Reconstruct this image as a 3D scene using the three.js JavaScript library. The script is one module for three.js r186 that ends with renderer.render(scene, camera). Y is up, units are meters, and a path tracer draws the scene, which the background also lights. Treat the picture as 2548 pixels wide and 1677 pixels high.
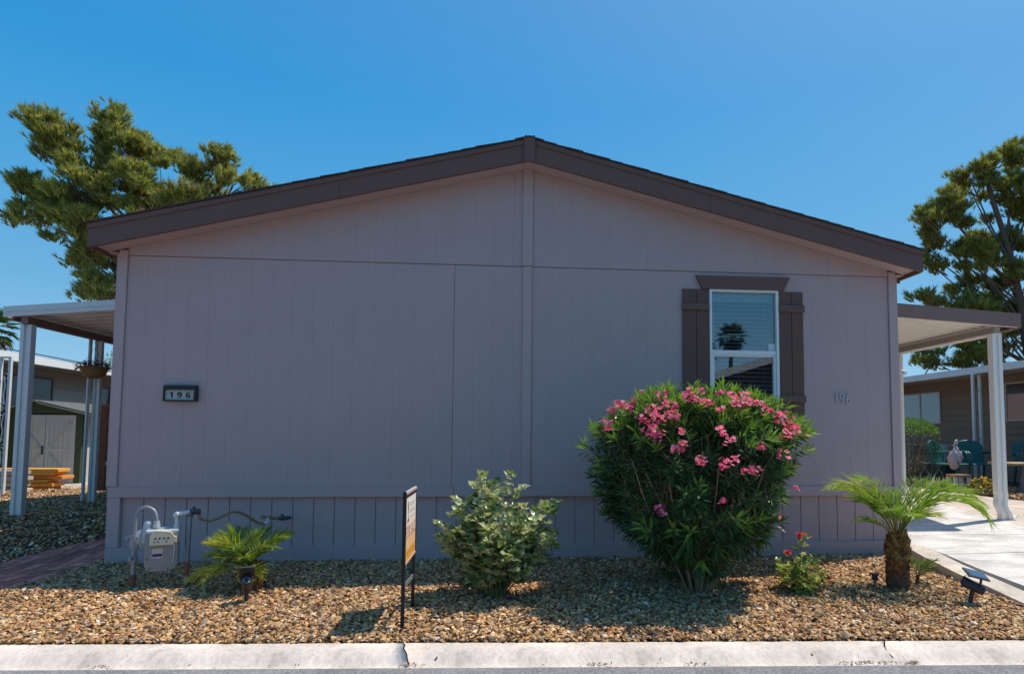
import * as THREE from 'three';
import { mergeGeometries } from 'three/addons/utils/BufferGeometryUtils.js';
import { RoundedBoxGeometry } from 'three/addons/geometries/RoundedBoxGeometry.js';
import { FontLoader } from 'three/addons/loaders/FontLoader.js';
import { TextGeometry } from 'three/addons/geometries/TextGeometry.js';

// ---------------------------------------------------------------- camera, sky, sun, exposure
const scene = new THREE.Scene();
const camera = new THREE.PerspectiveCamera(55.31, 2548 / 1677, 0.1, 1500);
camera.position.set(-0.2487, 1.288, 6.676);
camera.rotation.order = 'YXZ';
camera.rotation.set(THREE.MathUtils.degToRad(3.7047), THREE.MathUtils.degToRad(-5.005), THREE.MathUtils.degToRad(0.3412));
camera.setViewOffset(2548, 1677, -115.7, -138.6, 2548, 1677);   // the lens is shifted up
camera.updateMatrixWorld();

const renderer = new THREE.WebGLRenderer({ antialias: true });
renderer.toneMapping = THREE.LinearToneMapping;
renderer.toneMappingExposure = 1.0;
renderer.shadowMap.enabled = true;
renderer.shadowMap.type = THREE.PCFSoftShadowMap;

const SUN = new THREE.Vector3(0.50, 1, -0.225).normalize();
{ // clear desert sky: pale at the horizon, deep blue overhead, paler towards the sun
  const W = 512, H = 256, d = new Float32Array(W * H * 4), dir = new THREE.Vector3();
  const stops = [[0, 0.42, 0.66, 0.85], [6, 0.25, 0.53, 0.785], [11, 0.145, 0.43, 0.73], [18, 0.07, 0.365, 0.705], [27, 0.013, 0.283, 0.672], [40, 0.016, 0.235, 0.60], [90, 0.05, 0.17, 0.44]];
  for (let j = 0; j < H; j++) for (let i = 0; i < W; i++) {
    const lat = ((j + 0.5) / H - 0.5) * Math.PI, lon = ((i + 0.5) / W - 0.5) * 2 * Math.PI;
    dir.set(Math.cos(lat) * Math.cos(lon), Math.sin(lat), Math.cos(lat) * Math.sin(lon));
    const e = Math.max(0, lat * 180 / Math.PI);
    let k = 0; while (k < stops.length - 2 && e > stops[k + 1][0]) k++;
    const a = stops[k], b = stops[k + 1], t = Math.min(1, (e - a[0]) / (b[0] - a[0]));
    const ang = Math.acos(THREE.MathUtils.clamp(dir.dot(SUN), -1, 1)) * 180 / Math.PI;
    const g = 0.8 * Math.exp(-ang / 20);
    const o = (j * W + i) * 4;
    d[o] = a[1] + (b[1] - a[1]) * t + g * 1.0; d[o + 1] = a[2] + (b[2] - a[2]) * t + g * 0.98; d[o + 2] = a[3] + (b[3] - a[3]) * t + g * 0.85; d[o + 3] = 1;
  }
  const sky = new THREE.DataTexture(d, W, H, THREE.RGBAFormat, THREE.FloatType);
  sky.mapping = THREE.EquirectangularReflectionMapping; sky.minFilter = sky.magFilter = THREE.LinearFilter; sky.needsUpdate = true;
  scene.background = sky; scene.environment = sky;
}
const sun = new THREE.DirectionalLight(new THREE.Color().setRGB(1, 0.92, 0.79), 5.0);
sun.position.copy(SUN).multiplyScalar(60); sun.target.position.set(0, 0, -2);
sun.castShadow = true; sun.shadow.radius = 1; sun.shadow.mapSize.set(4096, 4096);
Object.assign(sun.shadow.camera, { left: -30, right: 30, top: 30, bottom: -30, near: 1, far: 140 });
scene.add(sun, sun.target);

// ---------------------------------------------------------------- helpers
function rng(seed) { let a = seed >>> 0; return () => { a = (a + 0x6D2B79F5) | 0; let t = Math.imul(a ^ (a >>> 15), 1 | a); t = (t + Math.imul(t ^ (t >>> 7), 61 | t)) ^ t; return ((t ^ (t >>> 14)) >>> 0) / 4294967296; }; }
const V = (x, y, z) => new THREE.Vector3(x, y, z);
const C = (r, g, b) => new THREE.Color().setRGB(r, g, b);
const lerp = THREE.MathUtils.lerp, clamp = THREE.MathUtils.clamp, smooth = THREE.MathUtils.smoothstep;
function interp(x, xs, ys) { if (x <= xs[0]) return ys[0]; for (let i = 1; i < xs.length; i++) if (x <= xs[i]) return lerp(ys[i - 1], ys[i], (x - xs[i - 1]) / (xs[i] - xs[i - 1])); return ys[ys.length - 1]; }
const hash = (x, y, s) => { let h = Math.imul(x, 374761393) + Math.imul(y, 668265263) + Math.imul(s, 974711); h = Math.imul(h ^ (h >>> 13), 1274126177); return ((h ^ (h >>> 16)) >>> 0) / 4294967296; };
function vnoise(x, y, px, py, s) { // value noise that repeats every px, py cells
  const x0 = Math.floor(x), y0 = Math.floor(y), fx = x - x0, fy = y - y0, u = fx * fx * (3 - 2 * fx), v = fy * fy * (3 - 2 * fy);
  const m = (a, n) => ((a % n) + n) % n, h = (i, j) => hash(m(x0 + i, px), m(y0 + j, py), s);
  return lerp(lerp(h(0, 0), h(1, 0), u), lerp(h(0, 1), h(1, 1), u), v);
}
function fbm(u, v, nx, ny, oct, s) { let a = 0, w = 0.5, t = 0; for (let k = 0; k < oct; k++) { a += w * vnoise(u * nx, v * ny, nx, ny, s + k); t += w; w *= 0.5; nx *= 2; ny *= 2; } return a / t; }
function tex(n, fn, srgb) { // fn(u, v) -> [r, g, b] 0..1
  const d = new Uint8Array(n * n * 4);
  for (let j = 0; j < n; j++) for (let i = 0; i < n; i++) { const c = fn(i / n, j / n), o = (j * n + i) * 4; for (let k = 0; k < 3; k++) d[o + k] = clamp(Math.round(c[k] * 255), 0, 255); d[o + 3] = 255; }
  const t = new THREE.DataTexture(d, n, n); t.wrapS = t.wrapT = THREE.RepeatWrapping; t.magFilter = THREE.LinearFilter; t.minFilter = THREE.LinearMipmapLinearFilter; t.generateMipmaps = true;
  if (srgb) t.colorSpace = THREE.SRGBColorSpace; t.needsUpdate = true; return t;
}
const used = {};
function numbered(n) { used[n] = (used[n] ?? -1) + 1; return used[n] ? n + '_' + String(used[n]).padStart(3, '0') : n; }
function thing(name, label, category, pos = [0, 0, 0], group) {
  const g = new THREE.Group(); g.name = numbered(name); g.position.set(...pos); g.userData.label = label; g.userData.category = category; if (group) g.userData.group = group; scene.add(g); return g;
}
function part(parent, name, geo, mat, stuff) { const m = new THREE.Mesh(geo, mat); m.name = name; m.castShadow = m.receiveShadow = true; if (stuff) m.userData.kind = 'stuff'; parent.add(m); return m; }
function structure(name, geo, mat) { const m = new THREE.Mesh(geo, mat); m.name = name; m.castShadow = m.receiveShadow = true; m.userData.kind = 'structure'; scene.add(m); return m; }
function grp(parent, name) { const g = new THREE.Group(); g.name = name; parent.add(g); return g; }
function norm(g, color) { // same attributes on every piece so that they merge
  let q = g.index ? g.toNonIndexed() : g; if (!q.attributes.normal) q.computeVertexNormals();
  if (!q.attributes.uv) q.setAttribute('uv', new THREE.BufferAttribute(new Float32Array(q.attributes.position.count * 2), 2));
  for (const k of Object.keys(q.attributes)) if (!['position', 'normal', 'uv', 'color'].includes(k)) q.deleteAttribute(k);
  if (color) { const n = q.attributes.position.count, a = new Float32Array(n * 3); for (let i = 0; i < n; i++) a.set([color.r, color.g, color.b], i * 3); q.setAttribute('color', new THREE.BufferAttribute(a, 3)); }
  return q;
}
const merge = (list) => mergeGeometries(list.map((g) => norm(g)));
function box(x0, x1, y0, y1, z0, z1, r = 0) { // uv in metres, from world position
  const w = x1 - x0, h = y1 - y0, d = z1 - z0, g = r ? new RoundedBoxGeometry(w, h, d, 1, r) : new THREE.BoxGeometry(w, h, d);
  g.translate((x0 + x1) / 2, (y0 + y1) / 2, (z0 + z1) / 2); return metreUV(g);
}
function metreUV(g) { const p = g.attributes.position, n = g.attributes.normal, uv = new Float32Array(p.count * 2);
  for (let i = 0; i < p.count; i++) { const ax = Math.abs(n.getX(i)), ay = Math.abs(n.getY(i)), az = Math.abs(n.getZ(i)), x = p.getX(i), y = p.getY(i), z = p.getZ(i);
    if (az >= ax && az >= ay) uv.set([x, y], i * 2); else if (ax >= ay) uv.set([z, y], i * 2); else uv.set([x, z], i * 2); }
  g.setAttribute('uv', new THREE.BufferAttribute(uv, 2)); return g; }
function prism(poly, z0, z1) { // polygon in x, y pushed from z0 to z1; flat shaded
  const s = new THREE.Shape(poly.map(([x, y]) => new THREE.Vector2(x, y))); const g = new THREE.ExtrudeGeometry(s, { depth: z1 - z0, bevelEnabled: false }); g.translate(0, 0, z0); return metreUV(g);
}
function tube(pts, r, seg = 24, rad = 8, curve) { return new THREE.TubeGeometry(curve ?? new THREE.CatmullRomCurve3(pts.map((p) => (Array.isArray(p) ? V(...p) : p)), false, 'catmullrom', 0.4), seg, r, rad, false); }
function rod(a, b, r, rad = 8, r2 = r) { a = Array.isArray(a) ? V(...a) : a; b = Array.isArray(b) ? V(...b) : b; const d = b.clone().sub(a), g = new THREE.CylinderGeometry(r2, r, d.length(), rad); g.translate(0, d.length() / 2, 0); g.applyQuaternion(new THREE.Quaternion().setFromUnitVectors(V(0, 1, 0), d.clone().normalize())); g.translate(a.x, a.y, a.z); return g; }
function taper(pts, r0, r1, rad = 6) { // a limb: tube whose radius falls from r0 to r1
  const c = new THREE.CatmullRomCurve3(pts), n = Math.max(4, pts.length * 3), g = new THREE.TubeGeometry(c, n, 1, rad, false), p = g.attributes.position, q = V();
  for (let i = 0; i <= n; i++) { c.getPointAt(i / n, q); const r = lerp(r0, r1, i / n); for (let j = 0; j <= rad; j++) { const k = i * (rad + 1) + j; p.setXYZ(k, q.x + (p.getX(k) - q.x) * r, q.y + (p.getY(k) - q.y) * r, q.z + (p.getZ(k) - q.z) * r); } }
  return g;
}
// many small faces in one geometry: triangles or quads with a colour each
class Soup {
  constructor() { this.p = []; this.n = []; this.c = []; }
  tri(a, b, c, col, n) { n = n ?? b.clone().sub(a).cross(c.clone().sub(a)).normalize(); for (const v of [a, b, c]) { this.p.push(v.x, v.y, v.z); this.n.push(n.x, n.y, n.z); this.c.push(col.r, col.g, col.b); } }
  quad(a, b, c, d, col) { this.tri(a, b, c, col); this.tri(a, c, d, col); }
  // a leaf: base, unit direction, unit side, length, width, fold (metres the middle sinks), droop of the tip
  leaf(b, dir, side, L, W, col, fold = 0, droop = 0, wide = 0.45) {
    const up = V().crossVectors(side, dir).normalize(), m = b.clone().addScaledVector(dir, L * wide).addScaledVector(up, -fold - droop * 0.3), t = b.clone().addScaledVector(dir, L).addScaledVector(up, -droop);
    const l = b.clone().addScaledVector(dir, L * wide).addScaledVector(side, W / 2), r = b.clone().addScaledVector(dir, L * wide).addScaledVector(side, -W / 2);
    this.tri(b, m, l, col); this.tri(m, t, l, col); this.tri(b, r, m, col); this.tri(m, r, t, col);
  }
  geo() { const g = new THREE.BufferGeometry(); g.setAttribute('position', new THREE.Float32BufferAttribute(this.p, 3)); g.setAttribute('normal', new THREE.Float32BufferAttribute(this.n, 3)); g.setAttribute('uv', new THREE.BufferAttribute(new Float32Array(this.p.length / 3 * 2), 2)); g.setAttribute('color', new THREE.Float32BufferAttribute(this.c, 3)); return g; }
}
const vary = (c, r, k) => { const f = 1 + (r() - 0.5) * k; return C(c.r * f * (1 + (r() - 0.5) * k * 0.4), c.g * f, c.b * f); };
const mat = (r, g, b, rough = 0.7, o = {}) => new THREE.MeshStandardMaterial({ color: C(r, g, b), roughness: rough, ...o });
const leafMat = (o = {}) => new THREE.MeshPhysicalMaterial({ color: 0xffffff, vertexColors: true, roughness: 0.9, transmission: 0.42, thickness: 0, ior: 1.35, side: THREE.DoubleSide, ...o });

// ---------------------------------------------------------------- materials
const grainV = tex(512, (u, v) => { const k = 0.55 * fbm(u, v, 90, 5, 2, 3) + 0.3 * fbm(u + 0.03 * fbm(u, v, 6, 4, 2, 9), v, 40, 3, 3, 5) + 0.15 * fbm(u, v, 160, 120, 1, 8); return [k, k, k]; });
const grainH = tex(512, (u, v) => { const k = 0.5 * fbm(u, v, 5, 60, 3, 13) + 0.35 * fbm(u, v + 0.04 * fbm(u, v, 5, 5, 2, 19), 3, 30, 2, 15) + 0.15 * fbm(u, v, 120, 160, 1, 18); return [k, k, k]; });
const paintTone = tex(512, (u, v) => { const k = 0.93 + 0.07 * fbm(u, v, 5, 3, 4, 31) + 0.04 * (fbm(u, v, 60, 12, 3, 37) - 0.5); return [k, k * (0.995 + 0.01 * fbm(u, v, 4, 4, 2, 3)), k]; }, false);
const PAINT = [0.495, 0.362, 0.352];
const M = {
  siding: mat(...PAINT, 0.75, { map: paintTone, bumpMap: grainV, bumpScale: 0.0022 }),
  sidingH: mat(...PAINT, 0.75, { map: paintTone, bumpMap: grainH, bumpScale: 0.003 }),
  trim: mat(PAINT[0] * 1.02, PAINT[1] * 1.02, PAINT[2] * 1.02, 0.72, { map: paintTone, bumpMap: grainV, bumpScale: 0.0015 }),
  brown: mat(0.165, 0.083, 0.062, 0.65, { map: paintTone, bumpMap: grainH, bumpScale: 0.0012 }),
  brownV: mat(0.145, 0.070, 0.052, 0.65, { map: paintTone, bumpMap: grainV, bumpScale: 0.0015 }),
  carportBrown: mat(0.24, 0.145, 0.12, 0.6, { map: paintTone }),
  shingle: mat(0.075, 0.055, 0.045, 0.95, { bumpMap: grainV, bumpScale: 0.004 }),
  whiteMetal: mat(0.72, 0.71, 0.68, 0.45, { map: paintTone }),
  creamMetal: mat(0.84, 0.80, 0.72, 0.5, { map: paintTone }),
  vinyl: mat(0.8, 0.8, 0.79, 0.4),
  black: mat(0.012, 0.012, 0.014, 0.45),
  blackIron: mat(0.02, 0.018, 0.017, 0.5),
  interior: mat(0.12, 0.11, 0.1, 0.9),
};
// ---------------------------------------------------------------- ground, road, kerb, driveway, paths
const kerbZ = (x) => 2.455 + 0.0555 * x;                 // back edge of the kerb: the street is not quite parallel to the house
const driveY = (z) => 0.152 - 0.0776 * Math.max(z, -2.6);
function groundY(x, z) {
  const kz = kerbZ(x);
  let front = -0.05 * clamp(z / kz, 0, 1);
  if (z > kz + 0.02) return -0.16;
  if (z > -1e-6) { if (x > 3.9) return lerp(front, front - 0.03, smooth(x, 3.9, 4.0)); return front; }
  const left = interp(-z, [0, 1.75, 3.2, 7.5, 9, 400], [0, 0.25, 0.25, 0.09, 0.05, 0.05]);
  const right = driveY(z) - 0.06 + (x > 7.4 ? 0.06 : 0);
  return lerp(left, right, smooth(x, -2, 2));
}
{
  const xs = [], zs = [];
  for (const v of [-700, -300, -140, -70, -40, -25, -16]) xs.push(v);
  for (let v = -12; v <= 12.01; v += 0.2) xs.push(v);
  for (const v of [16, 25, 40, 70, 140, 300, 700]) xs.push(v);
  for (const v of [-900, -300, -140, -70, -40, -25]) zs.push(v);
  for (let v = -16; v < 3.4; v += 0.2) zs.push(v);
  for (const v of [3.4, 6, 10, 14, 20, 40, 80, 200, 700]) zs.push(v);
  const p = [], uv = [], id = [], nx = xs.length;
  for (const z of zs) for (const x of xs) { const n = (Math.abs(x) < 12 && z > -10 && z < kerbZ(x) - 0.1) ? 0.012 * (fbm(x / 16 + 5, z / 16 + 5, 60, 60, 2, 77) - 0.5) : 0; p.push(x, groundY(x, z) + n, z); uv.push(x, z); }
  for (let j = 0; j < zs.length - 1; j++) for (let i = 0; i < nx - 1; i++) { const a = j * nx + i; id.push(a, a + nx, a + 1, a + 1, a + nx, a + nx + 1); }
  const g = new THREE.BufferGeometry(); g.setAttribute('position', new THREE.Float32BufferAttribute(p, 3)); g.setAttribute('uv', new THREE.Float32BufferAttribute(uv, 2)); g.setIndex(id); g.computeVertexNormals();
  const dirt = tex(512, (u, v) => { const a = fbm(u, v, 24, 24, 3, 41), b = fbm(u, v, 90, 90, 2, 47); const k = 0.35 + 0.5 * a + 0.5 * (b - 0.5); return [0.52 * k, 0.38 * k, 0.25 * k]; }, true);
  structure('ground', g, mat(1, 1, 1, 0.95, { map: dirt, bumpMap: dirt, bumpScale: 0.012 }));
}
// gravel: rounded chips, four shapes, lying loose on the ground
{
  const r = rng(11), geos = [];
  for (let k = 0; k < 5; k++) {
    const g = new THREE.IcosahedronGeometry(1, 0), p = g.attributes.position, sx = 0.9 + r() * 0.6, sy = 0.34 + r() * 0.26, sz = 0.6 + r() * 0.4, seen = {};
    for (let i = 0; i < p.count; i++) { const key = [p.getX(i), p.getY(i), p.getZ(i)].map((v) => v.toFixed(3)).join(); seen[key] ??= 0.62 + r() * 0.62; const s = seen[key]; p.setXYZ(i, p.getX(i) * s * sx, p.getY(i) * s * sy, p.getZ(i) * s * sz); }
    g.computeVertexNormals(); geos.push(g);
  }
  const tones = [[0.53, 0.315, 0.14, 30], [0.47, 0.235, 0.08, 22], [0.66, 0.45, 0.245, 17], [0.34, 0.22, 0.12, 15], [0.19, 0.095, 0.045, 13], [0.28, 0.225, 0.18, 6], [0.70, 0.58, 0.46, 4], [0.36, 0.13, 0.05, 6]];
  const sum = tones.reduce((a, t) => a + t[3], 0);
  const spots = [];
  const add = (x, z, k) => { if (insidePath(x, z)) return; spots.push([x, z, k]); };
  function insidePath(x, z) { const R = interp(z, [-3, -0.6, -0.15, 0.4, 1, 1.6, 2.3], [-4.1, -4.12, -4.147, -4.2, -4.28, -4.36, -4.5]), L = interp(z, [-3, -0.78, -0.43, -0.03, 0.5, 1.2, 2.3], [-4.45, -4.51, -4.82, -5.03, -5.3, -5.65, -6.1]); return x < R + 0.01 && x > L - 0.01; }
  for (let i = 0; i < 118000; i++) { const x = -5.1 + r() * 9.4, z = -0.06 + r() * 2.75; if (z > kerbZ(x) + 0.008 || (z < 0.0 && x > -4.06) || x > driveEdge(z) - 0.13) continue; add(x, z, z > 1.6 ? 1.0 : 1.0); }
  for (let i = 0; i < 24000; i++) { const x = -8.4 + r() * 4.4, z = -5.2 + r() * 5.2; if (x > -4.08 ) continue; add(x, z, 1.1); }
  for (let i = 0; i < 14000; i++) { const x = -8 + r() * 2.9, z = -0.02 + r() * 2.3; if (z < kerbZ(x)) add(x, z, 1.15); }
  for (let i = 0; i < 9000; i++) { const x = -11 + r() * 5.5, z = -8.6 + r() * 3.6; add(x, z, 1.35); }
  for (let i = 0; i < 7000; i++) { const x = 7.5 + r() * 1.7, z = -6.5 + r() * 5.2; add(x, z, 1.25); }
  for (let i = 0; i < 60; i++) { const x = -3.6 + r() * 7.4, z = kerbZ(x) + 0.005 + Math.pow(r(), 3) * 0.2; spots.push([x, z, 0.7, 1]); }
  const lists = geos.map(() => []); for (const s of spots) lists[Math.floor(r() * geos.length)].push(s);
  const gm = mat(1, 1, 1, 0.85), m4 = new THREE.Matrix4(), q = new THREE.Quaternion(), e = new THREE.Euler();
  const group = new THREE.Group(); group.name = 'gravel'; group.userData.kind = 'stuff'; group.userData.label = 'loose tan and brown gravel covering the front yard'; group.userData.category = 'gravel'; scene.add(group);
  lists.forEach((list, k) => {
    const im = new THREE.InstancedMesh(geos[k], gm, list.length); im.name = 'gravel_stones'; im.castShadow = im.receiveShadow = true; im.userData.kind = 'stuff';
    list.forEach(([x, z, s, kerb], i) => {
      const sz = s * (0.0098 + 0.0122 * Math.pow(r(), 1.7)) * (r() < 0.03 ? 1.4 : 1), y = kerb ? -0.05 - 0.12 * (z - kerbZ(x)) : groundY(x, z);
      e.set((r() - 0.5) * 1.5, r() * 6.283, (r() - 0.5) * 1.5); q.setFromEuler(e);
      m4.compose(V(x, y + sz * 0.3 + (kerb ? 0 : r() * 0.026), z), q, V(sz, sz, sz)); im.setMatrixAt(i, m4);
      let t = r() * sum, n = 0; while (t > tones[n][3]) { t -= tones[n][3]; n++; }
      const f = 0.6 + r() * 0.72, patch = 0.9 + 0.2 * fbm(x / 8 + 3, z / 8 + 3, 12, 12, 2, 5); im.setColorAt(i, C(tones[n][0] * f * patch, tones[n][1] * f * patch, tones[n][2] * f * patch));
    });
    group.add(im);
  });
}
function driveEdge(z) { return interp(z, [-0.3, 0.35, 0.9, 1.7, 2.6], [4.22, 4.07, 3.98, 3.93, 3.9]); }
// concrete textures
const concrete = tex(512, (u, v) => { const a = fbm(u, v, 5, 5, 4, 51), b = fbm(u, v, 70, 70, 2, 57), st = Math.max(0, fbm(u, v, 9, 9, 3, 59) - 0.6) * 0.9; const sp = vnoise(u * 150, v * 150, 150, 150, 61) > 0.93 ? 0.16 : 0; const k = 0.80 + 0.22 * (a - 0.5) + 0.12 * (b - 0.5) - st * 0.5 - sp; return [k, k * 0.965, k * 0.93]; }, true);
const concreteGrey = tex(512, (u, v) => { const a = fbm(u, v, 4, 9, 4, 151), b = fbm(u, v, 80, 80, 2, 157), st = Math.max(0, fbm(u, v, 3, 12, 3, 159) - 0.55) * 0.7; const k = 0.74 + 0.2 * (a - 0.5) + 0.1 * (b - 0.5) - st * 0.6; return [k, k * 0.995, k * 0.985]; }, true);
const asphalt = tex(512, (u, v) => { const a = fbm(u, v, 6, 6, 3, 71), b = fbm(u, v, 128, 128, 1, 73); const k = 0.47 + 0.1 * (a - 0.5) + 0.16 * (b - 0.5); return [k, k, k * 1.02]; }, true);
{ // road
  const g = new THREE.BufferGeometry(), p = [], uv = [], id = [];
  for (const [x, z0, z1] of [[-300, kerbZ(-300) + 0.3, kerbZ(-300) + 8.5], [300, kerbZ(300) + 0.3, kerbZ(300) + 8.5]]) for (const z of [z0, z1]) { p.push(x, -0.098, z); uv.push(x * 0.8, z * 0.8); }
  id.push(0, 1, 2, 2, 1, 3); g.setAttribute('position', new THREE.Float32BufferAttribute(p, 3)); g.setAttribute('uv', new THREE.Float32BufferAttribute(uv, 2)); g.setIndex(id); g.computeVertexNormals();
  structure('road', g, mat(1, 1, 1, 0.9, { map: asphalt, bumpMap: asphalt, bumpScale: 0.006 }));
}
{ // rolled kerb in lengths with a broken joint between two of them
  const km = mat(1.0, 0.94, 0.90, 0.85, { map: concrete, bumpMap: concrete, bumpScale: 0.005 });
  const prof = [[-0.02, -0.16], [0, -0.052], [0.012, -0.043], [0.05, -0.041], [0.11, -0.046], [0.16, -0.06], [0.2, -0.083], [0.235, -0.103], [0.262, -0.108], [0.3, -0.106], [0.352, -0.1], [0.362, -0.104], [0.366, -0.16]];
  const kerb = new THREE.Group(); kerb.name = 'kerb'; kerb.userData.kind = 'structure'; scene.add(kerb);
  const ends = [-60, -0.815, 2.305, 60], wob = (v, k) => (k === 0 ? 0.085 * (0.18 - v) / 0.36 + 0.05 * (fbm(v * 2 + 0.3, 0.2, 12, 12, 3, 81) - 0.5) : k === 1 ? 0.06 + 0.30 * (v) + 0.07 * (fbm(v * 2 + 0.1, 0.6, 14, 12, 3, 83) - 0.5) : 0);
  for (let s = 0; s < 3; s++) {
    const p = [], uv = [], id = [], xs = [], a = ends[s], b = ends[s + 1]; let x = a; while (x < b - 1e-6) { xs.push(x); const step = Math.abs(x) > 5 ? 5 : 0.12; x = Math.min(b, x + step); } xs.push(b);
    const np = prof.length;
    xs.forEach((x0, i) => prof.forEach(([v, y], j) => {
      let x = x0; const gap = 0.0015 + 0.006 * fbm(v * 3 + s, 0.4, 16, 16, 2, 91);
      if (i === 0 && s > 0) x += -wob(v, s - 1) + gap; if (i === xs.length - 1 && s < 2) x += -wob(v, s) - gap;
      const n = Math.abs(x) < 6 ? 0.0045 * (fbm(x / 4 + 7, v * 2 + 3, 40, 20, 3, 95) - 0.5) : 0, edge = (j === 10 || j === 11) ? 0.02 * (fbm(x / 4 + 2, 0.3, 60, 8, 3, 97) - 0.5) : j <= 2 ? 0.008 * (fbm(x / 4 + 4, 0.3, 60, 8, 3, 99) - 0.5) : 0;
      p.push(x, y + n, kerbZ(x) + v + edge); uv.push(x * 0.9, v * 1.1 + y);
    }));
    for (let i = 0; i < xs.length - 1; i++) for (let j = 0; j < np - 1; j++) { const q = i * np + j; id.push(q, q + 1, q + np, q + np, q + 1, q + np + 1); }
    for (const e of [0, (xs.length - 1) * np]) for (let j = 1; j < np - 1; j++) e ? id.push(e, e + j + 1, e + j) : id.push(e, e + j, e + j + 1);
    const g = new THREE.BufferGeometry(); g.setAttribute('position', new THREE.Float32BufferAttribute(p, 3)); g.setAttribute('uv', new THREE.Float32BufferAttribute(uv, 2)); g.setIndex(id); g.computeVertexNormals();
    part(kerb, 'kerb_section', g, km);
  }
  // dry leaf litter and grit lying along the gutter
  const so = new Soup(), r = rng(21), lit = [[0.34, 0.12, 40], [2.05, 0.3, 110], [3.1, 0.15, 40], [0.95, 0.1, 26], [-0.78, 0.1, 34], [-2.6, 0.12, 26], [2.3, 0.06, 40], [-1.6, 0.9, 14], [1.2, 1.2, 18]];
  for (const [cx, w, n] of lit) for (let i = 0; i < n; i++) {
    const x = cx + (r() + r() - 1) * w, v = 0.246 + (r() + r() - 1) * 0.028, b = V(x, -0.1 + r() * 0.006, kerbZ(x) + v), a = r() * 6.28, d = V(Math.cos(a), 0.1 * r(), Math.sin(a)).normalize(), s = V(-d.z, (r() - 0.5) * 0.6, d.x).normalize();
    so.leaf(b, d, s, 0.008 + r() * 0.014, 0.005 + r() * 0.005, vary(C(0.2, 0.13, 0.075), r, 0.9), 0, -0.003);
  }
  const lm = new THREE.Mesh(so.geo(), new THREE.MeshStandardMaterial({ vertexColors: true, roughness: 0.95, side: THREE.DoubleSide })); lm.name = 'leaf_litter'; lm.userData.kind = 'stuff'; lm.userData.label = 'dry brown leaf litter lying in the gutter of the kerb'; lm.userData.category = 'litter'; lm.castShadow = lm.receiveShadow = true; scene.add(lm);
}
function sheet(name, outline, yfn, thick, material, joints = []) { // a slab that follows the ground, with real gaps at its joints
  const sh = new THREE.Shape(outline.map(([x, z]) => new THREE.Vector2(x, -z))); const g = new THREE.ExtrudeGeometry(sh, { depth: thick, bevelEnabled: false, steps: 1 }); g.rotateX(-Math.PI / 2);
  const p = g.attributes.position; for (let i = 0; i < p.count; i++) p.setY(i, p.getY(i) - thick + yfn(p.getX(i), p.getZ(i)));
  g.computeVertexNormals(); metreUV(g); return structure(name, g, material);
}
const drive = mat(1.12, 1.08, 1.04, 0.8, { map: concreteGrey, bumpMap: concreteGrey, bumpScale: 0.003 });
const dz = (x, z) => driveY(z);
{ // driveway slabs: front and back of the crosswise joint, and the narrow border beside the gravel
  const E = (z) => driveEdge(z), grp_ = new THREE.Group(); 
  sheet('driveway', [[4.19, -0.3], [4.19, 0.497], [6.08, 0.42], [6.08, -0.3]], dz, 0.12, drive);
  sheet('driveway', [[4.09, -2.6], [4.09, -0.312], [6.08, -0.312], [6.08, -2.6]], dz, 0.12, drive).name = 'driveway_001';
  sheet('driveway', [[4.09, -9], [4.09, -2.6], [6.08, -2.6], [6.08, -9]], dz, 0.12, drive).name = 'driveway_002';
  sheet('driveway', [[4.19, 0.512], [4.16, 1.0], [4.17, 1.6], [4.2, kerbZ(4.2)], [8.5, kerbZ(8.5)], [8.5, 0.33], [6.08, 0.435]], dz, 0.12, drive).name = 'driveway_003';
  sheet('driveway', [[6.092, -2.6], [6.092, 0.42], [8.5, 0.32], [8.5, -1.4], [7.35, -2.6]], (x, z) => driveY(z) - 0.002, 0.12, mat(0.86, 0.78, 0.72, 0.85, { map: concrete, bumpMap: concrete, bumpScale: 0.003 })).name = 'neighbour_path';
  sheet('driveway', [[6.092, -9], [6.092, -2.6], [7.35, -2.6], [7.35, -9]], (x, z) => driveY(z) - 0.002, 0.12, mat(0.86, 0.78, 0.72, 0.85, { map: concrete, bumpMap: concrete, bumpScale: 0.003 })).name = 'neighbour_path_001';
  // border strip
  const zs = []; for (let z = -0.3; z <= 2.62; z += 0.1) zs.push(z); const L = zs.map((z) => [E(z) - 0.12 + 0.006 * Math.sin(z * 9), z]), R = zs.map((z) => [Math.min(4.178, E(z) + 0.11), z]).reverse();
  sheet('driveway_border', [...L, ...R], (x, z) => driveY(z) + 0.004, 0.2, mat(0.9, 0.85, 0.8, 0.85, { map: concrete, bumpMap: concrete, bumpScale: 0.004 }));
}
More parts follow.
